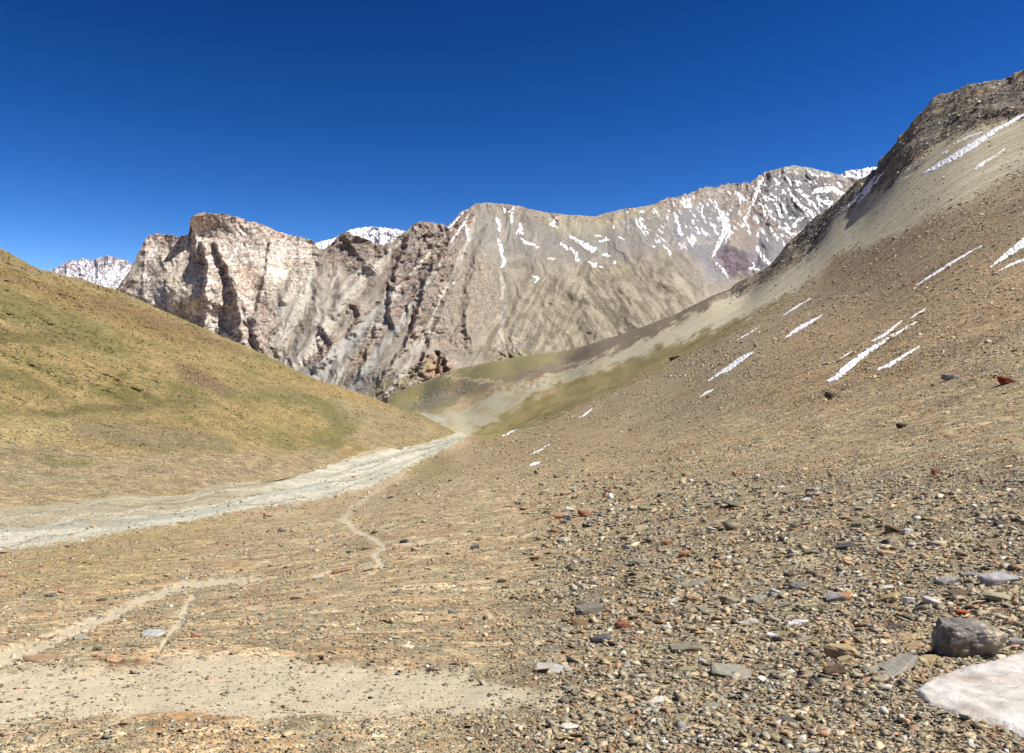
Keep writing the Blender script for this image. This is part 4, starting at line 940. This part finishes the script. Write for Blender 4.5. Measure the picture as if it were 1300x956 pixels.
# ------------------------------------------------------------------ stones
def hull_rock(seed, n=14, flat=.4, long=1.3, bevel=0.0, jitter=.0):
    """angular slab: hull of points on a skewed box, unit width, optionally chipped"""
    r = random.Random(seed); bm = bmesh.new()
    for _ in range(n):
        p = Vector([r.choice((-1, 1)) * r.uniform(.35, 1) for _ in range(3)])
        q = Vector((p.x * .5, p.y * .5 / long * r.uniform(.75, 1.1), p.z * .5 * flat)); q.z += q.x * .1 * (r.random() - .5)
        if r.random() < .4: q *= .85
        bm.verts.new(q)
    bmesh.ops.convex_hull(bm, input=bm.verts)
    for v in [v for v in bm.verts if not v.link_faces]: bm.verts.remove(v)
    bmesh.ops.triangulate(bm, faces=bm.faces)
    return bm
VAR = []
for k in range(10):
    bm = hull_rock(100 + k, 8 + k % 3, [.2, .28, .42, .2, .5, .26, .16, .34, .3, .22][k], [1.2, 1.6, 1.1, 2.0, 1.2, 1.45, 1.7, 1.1, 1.8, 1.3][k])
    bm.verts.index_update(); VAR.append((np.array([v.co[:] for v in bm.verts]), np.array([[v.index for v in f.verts] for f in bm.faces]))); bm.free()
PAL = {'tan': [(188, 168, 132), (176, 154, 120), (200, 180, 148), (170, 150, 120)], 'grey': [(160, 150, 130), (144, 138, 122), (170, 160, 138), (134, 130, 120)],
       'dark': [(92, 88, 84), (104, 94, 84), (84, 76, 70)], 'rust': [(182, 138, 98), (172, 120, 82), (190, 150, 110), (162, 118, 86)], 'pale': [(212, 208, 198), (224, 220, 212), (200, 194, 180)],
       'olive': [(150, 142, 104), (140, 134, 100)], 'blue': [(146, 146, 142), (156, 154, 148)]}
def stone_mat(name, scale):
    m, nt, b = new_mat(name); g = N(nt); at = g.attr(); P = g.node('ShaderNodeTexCoord').outputs['Object']
    n1 = g.noise(P, scale, 6, .7); n2 = g.noise(P, scale * 6, 4, .7)
    col = g.mul(at.outputs['Color'], g.ramp(n1, [(.28, .8), (.5, 1.2), (.72, 1.5)]), .9); col = g.mul(col, g.ramp(n2, [(.3, .85), (.6, 1.25)]), .6)
    nt.links.new(col, b.inputs['Base Color']); b.inputs['Roughness'].default_value = .85
    nt.links.new(g.bump(g.math('ADD', n1, g.math('MULTIPLY', n2, .4)), .25 / scale, .6), b.inputs['Normal'])
    return m
STONE = stone_mat('broken slate', 14.0)
def rot_mats(rz, tx, ty):
    cz, sz, cx, sx, cy, sy = np.cos(rz), np.sin(rz), np.cos(tx), np.sin(tx), np.cos(ty), np.sin(ty)
    n = len(rz); A = np.zeros((n, 3, 3)); B = np.zeros((n, 3, 3)); D_ = np.zeros((n, 3, 3))
    A[:, 0, 0] = cz; A[:, 0, 1] = -sz; A[:, 1, 0] = sz; A[:, 1, 1] = cz; A[:, 2, 2] = 1
    B[:, 0, 0] = 1; B[:, 1, 1] = cx; B[:, 1, 2] = -sx; B[:, 2, 1] = sx; B[:, 2, 2] = cx
    D_[:, 1, 1] = 1; D_[:, 0, 0] = cy; D_[:, 0, 2] = sy; D_[:, 2, 0] = -sy; D_[:, 2, 2] = cy
    return A @ B @ D_
def scatter(n, u0, u1, v0, v1, seed):
    r = np.random.default_rng(seed)
    u = r.uniform(u0, u1, n); v = r.uniform(v0, v1, n); return r, u, v
path_px = lambda u, v: np.max([line_w(u.astype(np.float32), v.astype(np.float32), p, 1.5) for p in PATHS], axis=0)
def density(u, v):
    u = u.astype(np.float32); v = v.astype(np.float32)
    w_ = np.full(u.shape, .5)
    w_ = np.maximum(w_, 1.0 * poly_w(u, v, [(660, 620), (760, 590), (900, 570), (1500, 560), (1500, 1000), (600, 1000), (620, 760), (680, 700)], 40))
    w_ *= .55 + .75 * ss(-.4, .5, fbm(u / 60, v / 30, 3, 401))
    w_ *= 1 - .93 * path_px(u, v) ; w_ *= 1 - .72 * poly_w(u + fbm(u / 30, v / 12, 3, 402) * 24, v + fbm(u / 50, v / 9, 3, 403) * 9, DIRT, 5)
    w_ *= 1 - .85 * poly_w(u, v, FAN, 5) ; w_ *= 1 - .7 * poly_w(u, v, BEDP, 2); w_ *= 1 - .75 * poly_w(u, v, BENCH, 4); w_ *= 1 - .8 * poly_w(u, v, GREEN, 6)
    w_ *= 1 - .9 * poly_w(u, v, OUT_POLY, 4)
    w_ *= 1 - poly_w(u, v, [(1172, 872), (1195, 859), (1250, 844), (1300, 828), (1360, 816), (1500, 822), (1560, 900), (1480, 960), (1390, 955), (1300, 930), (1225, 910), (1180, 892), (1168, 881)], 3)
    for p, _, _ in SLOPE: w_ = w_ * (1 - line_w(u, v, p, 2))
    # hidden behind the left hill
    w_ *= ~((v < np.interp(u, [-300, 0, 138, 311, 450, 566, 584, 590], [662, 648, 634, 613, 582, 557, 550, -2000])) )
    return np.clip(w_, 0, 1)
NAMES = list(PAL)
def colour_classes(r, u, v):
    right = ss(500, 900, u) * ss(560, 640, v); up = ss(560, 480, v)
    P_ = np.stack([.50 - .16 * right, .15 + .16 * right, .05 + .05 * right, .12 + .05 * up, .05 + .02 * right, .08 + 0 * u, .02 + .03 * right], -1)
    cl = fbm(u.astype(np.float32) / 70, v.astype(np.float32) / 30, 3, 411); P_[:, 3] *= 1 + 2.2 * ss(.1, .6, cl); P_[:, 1] *= 1 + 1.2 * ss(.1, .6, -cl)
    P_ /= P_.sum(1, keepdims=True); c = P_.cumsum(1); return (r.random(len(u))[:, None] > c).sum(1).clip(0, 6)
def stone_params(r, u, v, spx, cls, dmax=470):
    d = ground_hit(u, v); ok = np.isfinite(d) & (d < dmax) & (d > 1.2); u, v, spx, cls, d = u[ok], v[ok], spx[ok], cls[ok], d[ok]
    x = (u - CU) / F * d; size = np.clip(spx * d / F, .012, 2.2 if dmax < 500 else 5)
    e = np.maximum(.02 * d, .1); zc = ground_z(x, d); gx = (ground_z(x + e, d) - ground_z(x - e, d)) / (2 * e); gy = (ground_z(x, d + e) - ground_z(x, d - e)) / (2 * e)
    return u, v, x, d, zc, np.clip(gx, -.9, .9), np.clip(gy, -.9, .9), size, cls
def bake(name, r, x, y, z, gx, gy, size, colr, mat, sink=.34):
    n = len(x); var = r.integers(0, len(VAR), n)
    M = rot_mats(r.uniform(0, 6.283, n), np.arctan(gy) + r.normal(0, .14, n) , -np.arctan(gx) + r.normal(0, .14, n))
    # tilt with the slope in world axes after the spin
    R1 = rot_mats(r.uniform(0, 6.283, n), r.normal(0, .30, n), r.normal(0, .30, n)); R2 = rot_mats(np.zeros(n), np.arctan(gy), -np.arctan(gx)); M = R2 @ R1
    S_ = np.stack([size * r.uniform(.8, 1.2, n), size * r.uniform(.8, 1.2, n), size * r.uniform(.6, 1.25, n)], -1)
    cs, fs_, cc = [], [], []; off = 0
    for k, (vv, ff) in enumerate(VAR):
        i = np.nonzero(var == k)[0]
        if not len(i): continue
        W_ = np.einsum('nij,nkj->nki', M[i], vv[None] * S_[i][:, None]); W_[..., 0] += x[i][:, None]; W_[..., 1] += y[i][:, None]
        W_[..., 2] += (z[i] + size[i] * (.5 - sink) * .28)[:, None]
        cs.append(W_.reshape(-1, 3)); fs_.append((ff[None] + (np.arange(len(i)) * len(vv))[:, None, None] + off).reshape(-1, 3)); off += len(i) * len(vv)
        cc.append(np.repeat(colr[i], len(vv), axis=0))
    return make_mesh(name, np.vstack(cs), np.vstack(fs_), np.vstack(cc), False, mat)
def class_colour(r, cls):
    out = np.empty((len(cls), 3))
    for k, nme in enumerate(NAMES):
        i = np.nonzero(cls == k)[0]; pal = np.array([alb(*c) for c in PAL[nme]]); out[i] = pal[r.integers(0, len(pal), len(i))]
    return (out * .68 + np.array(alb(180, 166, 136)) * .3) * r.uniform(.72, 1.4, (len(cls), 1))
parts_ = []
for n, (u0, u1, v0, v1), med, sg, seed in [(230000, (-140, 1440, 600, 1010), 2.4, .42, 1), (40000, (-140, 1440, 560, 1010), 4.4, .38, 2), (34000, (300, 1440, 600, 1010), 7.5, .4, 3), (110000, (760, 1440, 180, 480), 2.7, .45, 4), (90000, (600, 1440, 440, 620), 2.6, .4, 6), (16000, (-140, 1440, 780, 1200), 5, .45, 5)]:
    r, u, v = scatter(n, u0, u1, v0, v1, seed); keep = r.random(n) < density(u, v); u, v = u[keep], v[keep]
    if med > 7: kk = r.random(len(u)) < poly_w(u.astype(np.float32), v.astype(np.float32), [(680, 640), (900, 600), (1500, 620), (1500, 1000), (700, 1000), (720, 760)], 50); u, v = u[kk], v[kk]
    spx = med * np.exp(r.normal(0, sg, len(u))) * (.85 + .45 * ss(600, 860, v)); spx = np.minimum(spx, 24); cls = colour_classes(r, u, v)
    parts_.append(stone_params(r, u, v, spx, cls))
# fallen blocks in and under the crest outcrop
r, u, v = scatter(60000, 900, 1440, 20, 390, 8); m_ = poly_w((u + r.normal(0, 3, len(u))).astype(np.float32), (v - np.abs(r.normal(0, 5, len(u)))).astype(np.float32), OUT_POLY, 6) * .6; kk = r.random(len(u)) < m_; u, v = u[kk], v[kk]
parts_.append(stone_params(r, u, v, 2.8 * np.exp(r.normal(0, .45, len(u))), r.choice([1, 1, 2, 2, 6, 0, 5], len(u)), 1200))
A_ = [np.concatenate([p[k] for p in parts_]) for k in range(9)]
r = np.random.default_rng(77); colr = class_colour(r, A_[8])
o = bake('scree', r, A_[2], A_[3], A_[4], A_[5], A_[6], A_[7], colr, STONE); tag(o, 'loose broken slate and gravel in tan, grey and rust strewn over the slope', 'scree', kind='stuff')

# stones and tussocks of the left hill
def hill_scatter(name, n, seed, fn_col, size_px, flat, label, cat, dens):
    r = np.random.default_rng(seed); u = r.uniform(-60, 580, n); v = r.uniform(310, 655, n)
    ok = (v > np.interp(u, [p[0] for p in HC], [p[1] for p in HC]) + 1.5) & (v < np.interp(u, [p[0] for p in HB], [p[1] for p in HB]) - 2); u, v = u[ok].astype(np.float32), v[ok].astype(np.float32)
    ok = r.random(len(u)) < dens(u, v); u, v = u[ok], v[ok]
    d = hill_depth(u, v); W_ = world(u, v, d); W2 = world(u + 1, v, hill_depth(u + 1, v)); W3 = world(u, v - 1, hill_depth(u, v - 1))
    nn = np.cross(W2 - W_, W3 - W_); nn /= np.linalg.norm(nn, axis=1, keepdims=True) + 1e-9; nn *= np.sign(nn[:, 2:3])
    gx = np.clip(-nn[:, 0] / np.maximum(nn[:, 2], .3), -1, 1); gy = np.clip(-nn[:, 1] / np.maximum(nn[:, 2], .3), -1, 1)
    size = size_px * np.exp(r.normal(0, .35, len(u))) * d / F
    return tag(bake(name, r, W_[:, 0], W_[:, 1], W_[:, 2], gx, gy, size, fn_col(r, u, v), flat), label, cat, kind='stuff')
def hill_stone_col(r, u, v):
    c = np.array([alb(196, 180, 150), alb(150, 132, 106), alb(110, 94, 78), alb(176, 140, 104), alb(214, 204, 184)]); return c[r.choice(5, len(u), p=[.3, .3, .22, .12, .06])]
def tuft_col(r, u, v):
    c = np.array([alb(132, 122, 76), alb(148, 132, 84), alb(120, 116, 70), alb(162, 142, 94)]); return c[r.integers(0, 4, len(u))] * .9 * r.uniform(.8, 1.2, (len(u), 1))
hill_scatter('hillside_stones', 90000, 61, hill_stone_col, 1.5, STONE, 'small pale and dark stones lying over the grassy left hill and its gravel foot', 'stones',
    lambda u, v: .12 + .6 * ss(560, 600, v) + .8 * poly_w(u, v, [(226, 462), (248, 466), (292, 492), (282, 500), (250, 490), (223, 478)], 4) + .5 * poly_w(u, v, [(95, 536), (170, 540), (250, 548), (290, 562), (240, 572), (0, 580), (0, 566)], 6) + .35 * poly_w(u, v, [(-60, 325), (0, 345), (130, 385), (240, 432), (250, 440), (130, 395), (0, 352), (-60, 335)], 5))
TUFT = bpy.data.materials.new('dry turf'); TUFT.use_nodes = True; _b = TUFT.node_tree.nodes['Principled BSDF']; _a = TUFT.node_tree.nodes.new('ShaderNodeAttribute'); _a.attribute_name = 'Col'
TUFT.node_tree.links.new(_a.outputs['Color'], _b.inputs['Base Color']); _b.inputs['Roughness'].default_value = 1; _b.inputs['Specular IOR Level'].default_value = .05
hill_scatter('grass_tussocks', 60000, 62, tuft_col, 2.0, TUFT, 'low dry olive grass tussocks covering the left hill', 'grass',
    lambda u, v: (.25 + .6 * ss(-.2, .4, fbm(u / 30, v / 9, 4, 421))) * ss(590, 540, v))
# ---- single stones
def rock_mesh(seed, w_, dp, h_, fine, tilt=0.0, wedge=0.0, pointy=.0):
    """one chipped stone about w x dp x h metres, flat shaded facets with broken edges"""
    r_ = random.Random(seed); bm = bmesh.new()
    n = r_.randint(5, 7); a0_ = r_.uniform(0, 6)
    for lvl, (sc_, zz) in enumerate(((.86, -.5), (1.0, -.1), (1.0, .3), (.84, .5))):
        for k in range(n):
            a = a0_ + (k + (.35 * math.sin(k * 2.3 + seed))) / n * 6.283; rad = sc_ * r_.uniform(.78, 1.12)
            c_, s_ = math.cos(a), math.sin(a); ex = .62
            px = math.copysign(abs(c_) ** ex, c_) * rad * .5; py = math.copysign(abs(s_) ** ex, s_) * rad * .5
            pz = zz * (1 + r_.uniform(-.15, .15)); pz *= 1 - wedge * (px + .5) * (1 if zz > 0 else .2)
            if pointy and zz > 0: px *= 1 - pointy * .5; py *= 1 - pointy * .5
            bm.verts.new((px * w_, py * dp, pz * h_))
    bmesh.ops.convex_hull(bm, input=bm.verts)
    for v in [v for v in bm.verts if not v.link_faces]: bm.verts.remove(v)
    bmesh.ops.dissolve_limit(bm, angle_limit=R(11), verts=bm.verts, edges=bm.edges)
    bmesh.ops.triangulate(bm, faces=bm.faces)
    if fine:
        bmesh.ops.subdivide_edges(bm, edges=bm.edges, cuts=3, use_grid_fill=True)
        if fine > 1: bmesh.ops.subdivide_edges(bm, edges=bm.edges, cuts=1, use_grid_fill=True)
        bm.normal_update(); co_ = np.array([v.co[:] for v in bm.verts]); m_ = max(w_, dp, h_); q = co_ / m_
        nn = fbm(q[:, 0] * 4 + seed, q[:, 2] * 5 + q[:, 1] * 3.1, 4, seed % 50) * (.028 + .02 * (fine > 1)) * m_ + ridged(q[:, 0] * 2.3 + q[:, 1] * 1.1, q[:, 2] * 2.3 + seed, 2, 9) * .012 * m_
        for v, d_ in zip(bm.verts, nn): v.co += v.normal * float(d_)
    if tilt: bmesh.ops.rotate(bm, cent=(0, 0, 0), matrix=__import__('mathutils').Matrix.Rotation(tilt, 3, 'Y'), verts=bm.verts)
    return bm
def single(name, u, v, wpx, hpx, c_, label, seed, cat='stone', group=None, tilt=0, wedge=0.0, c2=None, fine=1, ratio=.7, mat=None, sink=.22, vein=None):
    """v is the row of the stone's middle; it rests where its foot meets the ground"""
    d = float(ground_hit(u, v + hpx * .38)[0])
    if not math.isfinite(d): return None
    W_ = wpx * d / F; th = max((v - CV) / F, .05); H_ = max(hpx * d / F - W_ * ratio * th * .8, hpx * d / F * .45)
    bm = rock_mesh(seed, W_, W_ * ratio, H_, fine, tilt, wedge); x = (u - CU) / F * d; y = d + W_ * ratio * .3
    z = float(ground_z(np.array([x]), np.array([y]))[0])
    me = bpy.data.meshes.new(name); bm.verts.index_update()
    cc = np.ones((len(bm.verts), 4)); kb = .8 if c_[0] - c_[2] < 70 else .5; base_ = np.array(alb(*c_)) * kb + np.array(alb(*((164, 148, 122) if sum(c_) > 330 else c_))) * (1 - kb)
    if c2 is not None: c2 = tuple(int(.55 * q + .45 * t_) for q, t_ in zip(c2, (164, 148, 122)))
    P_ = np.array([v_.co[:] for v_ in bm.verts]); cc[:, :3] = base_
    if c2 is not None:
        m_ = ss(-.1, .15, P_[:, 0] / W_ - .12 + fbm(P_[:, 0] / W_ * 4, P_[:, 2] / H_ * 2, 3, 5) * .25); cc[:, :3] = cc[:, :3] * (1 - m_[:, None]) + np.array(alb(*c2)) * m_[:, None]
    bm.to_mesh(me); bm.free(); ca = me.color_attributes.new('Col', 'FLOAT_COLOR', 'POINT'); ca.data.foreach_set('color', cc.astype(np.float32).ravel())
    me.materials.append(mat or stone_single[min(3, max(0, int(math.log2(max(d, 2) / 3))))])
    o = bpy.data.objects.new(name, me); COL.objects.link(o); o.location = (x, y, z + H_ * (.5 - sink))
    return tag(o, label, cat, group)
stone_single = [stone_mat('slate close', 26.0), stone_mat('slate near', 14.0), stone_mat('slate mid', 7.0), stone_mat('slate far', 3.0)]
# the dark boulder at the right
mB, ntB, bB = new_mat('dark veined boulder'); gB = N(ntB); PB = gB.node('ShaderNodeTexCoord').outputs['Object']
nB = gB.noise(PB, 9, 8, .75); vB = gB.voro(PB, 5.0, 'DISTANCE_TO_EDGE'); atB = gB.attr()
colB = gB.mul(atB.outputs['Color'], gB.ramp(nB, [(.3, .45), (.48, .9), (.57, 1.3), (.64, 4.5)]), 1.0)
colB = gB.mul(colB, gB.ramp(gB.noise(PB, 30, 5, .7), [(.35, .8), (.62, 1.0), (.75, 2.1)]), .7)
ntB.links.new(colB, bB.inputs['Base Color']); bB.inputs['Roughness'].default_value = .7
ntB.links.new(gB.bump(nB, .03, .8), bB.inputs['Normal'])
STONES = """1235 811 82 60 138,134,132 196,186,170|large dark grey boulder with pale weathered right edge, beside the snow at bottom right|boulder
1272 733 44 20 172,170,174 -|broad flat lavender-grey slab lying on the right edge scree above the boulder|slab
1066 757 34 15 150,150,150 186,98,60|grey stone with a rust-orange right half in the lower right scree|stone
1073 826 44 24 176,152,104 -|thick ochre block left of the large boulder|block
1061 850 28 18 108,88,66 -|dark brown stone just below the thick ochre block|stone
1155 762 15 12 226,226,228 -|white quartz stone midway above the large boulder and to its left|stone
1185 836 30 13 168,138,78 -|ochre slab touching the left foot of the large boulder|slab
1154 808 30 13 186,154,104 -|pale ochre slanting slab left of the large boulder|slab
1160 820 28 10 172,134,82 -|brown-ochre slab under the pale slanting slab|slab
1208 736 30 12 160,158,148 -|light grey slab left of the lavender-grey slab|slab
1229 751 38 11 104,84,70 -|long dark brown slab below the light grey slab|slab
1131 757 25 13 166,146,98 -|ochre pointed stone left of the white quartz stone|stone
1224 777 18 10 170,88,52 -|deep rust stone above the large boulder|stone
1142 850 74 18 154,150,140 -|wide low grey slab half buried left of the snow|slab
1113 862 30 11 196,140,110 -|pinkish orange stone at the lower end of the wide low grey slab|stone
1292 815 22 14 138,138,136 -|grey stone at the right edge beside the large boulder|stone
1277 756 46 14 158,152,128 -|olive-grey slab under the lavender-grey slab|slab
1233 729 20 9 134,136,136 -|small bluish grey slab tucked above the dark brown slab|slab
872 821 44 20 128,124,108 110,100,88|grey-green wedge stone lying alone at bottom centre right|stone
934 851 56 24 142,140,128 -|large grey pointed slab at the bottom edge, right of the wedge stone|slab
984 752 12 11 214,214,218 -|round white stone in the middle of the grey rubble|stone
981 807 18 14 222,222,224 -|white triangular stone in the lower right rubble|stone
1015 790 27 10 228,226,222 -|slanting white flake right of the white triangular stone|stone
892 839 10 13 198,206,214 -|bluish white egg-shaped stone right below the wedge stone|stone
930 761 30 15 138,130,112 -|brown-grey slab in the rubble above the white stones|slab
964 760 25 12 160,156,138 -|light olive-grey slab left of the round white stone|slab
902 775 32 10 122,120,100 -|low olive slab below the brown-grey slab|slab
1017 742 24 11 112,116,118 -|dark blue-grey stone right above the round white stone|stone
880 741 42 9 142,136,116 -|long thin overhanging slab at the left of the grey rubble|slab
847 796 12 9 224,220,208 -|small white stone right of the dark stones at bottom centre|stone
748 772 38 20 116,114,106 -|biggest dark stone alone on the gravel at bottom centre|stone
743 791 38 8 122,98,70 -|thin brown slab directly under the biggest dark stone|slab
763 811 29 16 94,92,96 -|dark slate-grey stone below the thin brown slab|stone
792 793 20 12 142,92,70 -|reddish brown stone right of the biggest dark stone|stone
706 851 52 9 172,172,164 -|long pale blue-grey slab on the dusty track edge at bottom centre|slab
679 709 11 7 98,66,44 -|small dark brown stone above the biggest dark stone|stone
470 694 23 7 142,120,88 -|brown slab beside the zigzag footpath|slab
513 687 12 6 98,96,88 -|small dark stone right of the zigzag footpath|stone
603 694 11 6 96,98,98 -|small dark grey stone right of the faint side trail|stone
435 723 24 8 160,100,72 -|reddish slab below the zigzag footpath|slab
517 820 16 6 226,214,190 -|cream flake at the dusty track edge|stone
637 737 13 6 96,80,60 -|small dark brown stone in the centre gravel|stone
553 786 23 6 178,156,118 -|tan slab at the lower centre gravel|slab
575 776 11 6 120,122,122 -|small grey stone next to the tan slab at lower centre|stone
191 803 30 15 176,178,174 -|light grey wedge slab between the two pale paths at lower left|slab
122 823 11 8 98,98,92 -|small dark grey stone left below the light grey wedge slab|stone
51 837 44 9 152,124,96 -|long brown slab on the pale path at the lower left|slab
140 837 24 8 196,138,96 -|orange slab at lower left between path and dust track|slab
121 832 13 7 206,130,86 -|small bright orange stone left of the orange slab|stone
101 809 20 9 158,156,146 -|flat grey stone beside the lower left path|stone
63 755 14 7 110,108,102 -|dark slab far left above the pale path|slab
78 751 11 6 196,124,90 -|small orange stone touching the dark slab far left|stone
248 806 12 9 184,112,68 -|rust stone right of the light grey wedge slab|stone
127 761 13 5 96,78,60 -|dark brown flake above the lower left path|stone
744 652 21 8 142,76,46 -|pointed rust slab at the top of the grey rubble|slab
710 655 15 9 186,120,78 -|orange stone left of the pointed rust slab|stone
722 657 7 10 150,164,178 -|small upright blue-grey stone between two rust stones|stone
745 667 13 7 70,58,44 -|very dark stone below the pointed rust slab|stone
716 685 18 9 178,176,162 -|pale grey stone below the orange stone at the rubble top|stone
848 688 15 10 176,104,60 -|bright rust block in the middle of the grey rubble|stone
870 703 15 11 178,108,62 -|bright rust block right below the other rust block|stone
815 713 25 9 118,114,102 -|dark grey slab below the two rust blocks|slab
938 640 34 5 112,112,100 -|long thin dark slab high in the rubble|slab
945 643 14 5 200,140,88 -|orange flake at the right end of the long thin dark slab|stone
1136 671 22 11 132,108,82 -|brown stone in the right-hand slope, left of a grey-white one|stone
1153 674 15 9 206,204,200 -|grey-white stone touching the brown stone on the right-hand slope|stone
1189 598 12 10 198,124,78 -|square orange stone on the smooth tan slope|stone
1165 658 9 6 230,228,222 -|small white stone on the smooth tan slope|stone
1125 701 18 10 204,156,118 -|pinkish tan block in the orange rubble band|block
1272 664 15 6 92,88,80 -|thin dark slab near the right edge above the lavender-grey slab|slab
1058 502 17 8 92,84,72 -|dark stone below the lower tip of the longest snow streak|stone
1281 483 27 10 136,66,42 -|dark red slab near the right edge of the slope|slab
1148 540 15 7 72,62,50 -|very dark stone in the middle of the right-hand slope|stone
1210 478 22 7 128,136,134 -|blue-grey slab left of the dark red slab|slab
857 454 13 5 66,58,50 -|black rock at the foot of the brown scree by the green belt|rock"""
for k, ln in enumerate(STONES.split('\n')):
    a_, lab, cat = ln.split('|'); f_ = a_.split(); u, v, w_, h_ = map(float, f_[:4]); c1 = tuple(map(int, f_[4].split(','))); c2 = None if f_[5] == '-' else tuple(map(int, f_[5].split(',')))
    if k == 0:
        single('boulder', u, v, w_, h_, c1, lab, 5, cat, c2=c2, fine=2, ratio=.62, mat=mB, sink=.08, wedge=.12)
    else:
        single({'slab': 'slate_slab', 'block': 'stone_block', 'rock': 'dark_rock'}.get(cat, 'loose_stone'), u, v, w_ * 1.05, h_, c1, lab, 500 + k, cat, c2=c2, fine=1, ratio=.6 if cat != 'slab' else .75,
               wedge=(.5 if 'wedge' in lab or 'pointed' in lab else .15), tilt=(-.25 if 'slanting' in lab else rnd.uniform(-.3, .3)))
# further stones, alike in kind
GRP = {'tan': 'medium tan stone, one of many alike in the rubble', 'grey': 'medium grey slate stone, one of many alike in the rubble', 'rust': 'medium rust-brown stone, one of many alike in the rubble',
       'pale': 'medium pale stone, one of many alike in the rubble', 'dark': 'medium dark stone, one of many alike in the rubble', 'olive': 'medium olive-brown stone, one of many alike in the rubble', 'blue': 'medium blue-grey stone, one of many alike in the rubble'}
r = np.random.default_rng(91); n_done = 0; placed = [tuple(map(float, ln.split()[:3])) for ln in STONES.split('\n')]
while n_done < 220:
    u = r.uniform(-20, 1330); v = r.uniform(610, 930)
    if r.random() > (1.0 if u > 680 else .35): continue
    if density(np.array([u]), np.array([v]))[0] < r.uniform(.2, .9): continue
    wpx = np.clip(13 * math.exp(r.normal(0, .3)), 9, 30) * (.75 + .5 * float(ss(620, 860, v)))
    if any(abs(u - a) < (w_ + wpx) * .55 and abs(v - b) < 9 for a, b, w_ in placed): continue
    k = int(colour_classes(r, np.array([u]), np.array([v]))[0]); nm = NAMES[k]; c = PAL[nm][r.integers(0, len(PAL[nm]))]
    single('slate_stone', u, v, wpx, wpx * r.uniform(.3, .55), c, GRP[nm], 1000 + n_done, 'stone', 'medium %s stones in the rubble' % nm, tilt=r.uniform(-.4, .4), wedge=r.uniform(0, .4), fine=1 if wpx > 16 else 0, ratio=r.uniform(.55, .9))
    placed.append((u, v, wpx)); n_done += 1
# ------------------------------------------------------------------ camera, sun, sky
cam = bpy.data.cameras.new('camera'); co = bpy.data.objects.new('camera', cam); COL.objects.link(co)
co.rotation_euler = (R(90), 0, 0); cam.sensor_width = 36; cam.lens = 36 * F / 1300
cam.shift_y = -(CV - 478) * -1 / 1300 * -1
cam.clip_start = .05; cam.clip_end = 40000
cam.shift_y = -(478 - CV) / 1300.0
sc.camera = co
EL, AZ = 55.0, 98.0           # sun height, and bearing clockwise from the view direction
w = bpy.data.worlds.new('World'); sc.world = w; w.use_nodes = True; nt = w.node_tree; nt.nodes.clear()
sky = nt.nodes.new('ShaderNodeTexSky'); sky.sky_type = 'NISHITA'; sky.sun_disc = False
sky.sun_elevation = R(EL); sky.sun_rotation = R(AZ); sky.altitude = 3500; sky.air_density = 1.0; sky.dust_density = .5; sky.ozone_density = 3.0
bg = nt.nodes.new('ShaderNodeBackground'); bg.inputs[1].default_value = .1
wo = nt.nodes.new('ShaderNodeOutputWorld')
hs = nt.nodes.new('ShaderNodeHueSaturation'); hs.inputs['Saturation'].default_value = 1.3; hs.inputs['Value'].default_value = .75
nt.links.new(sky.outputs[0], hs.inputs['Color']); gm = nt.nodes.new('ShaderNodeGamma'); gm.inputs[1].default_value = 1.8; nt.links.new(hs.outputs[0], gm.inputs[0])
mx = nt.nodes.new('ShaderNodeMix'); mx.data_type = 'RGBA'; mx.blend_type = 'MULTIPLY'; mx.inputs[0].default_value = 1; mx.inputs[7].default_value = (.95, .455, .32, 1)
nt.links.new(gm.outputs[0], mx.inputs[6]); nt.links.new(mx.outputs[2], bg.inputs[0]); nt.links.new(bg.outputs[0], wo.inputs[0])
sl = bpy.data.lights.new('sun', 'SUN'); sl.energy = 4.2; sl.angle = R(.53); sl.color = (1, .975, .92)
so = bpy.data.objects.new('sun', sl); COL.objects.link(so); so.location = (300, 200, 500)
dv = Vector((math.sin(R(AZ)) * math.cos(R(EL)), math.cos(R(AZ)) * math.cos(R(EL)), math.sin(R(EL))))
so.rotation_euler = dv.to_track_quat('Z', 'Y').to_euler()
vs = sc.view_settings; vs.view_transform = 'Standard'; vs.look = 'None'; vs.exposure = 0.9; vs.gamma = 1; vs.use_curve_mapping = False
sc.cycles.max_bounces = 4; sc.cycles.diffuse_bounces = 2
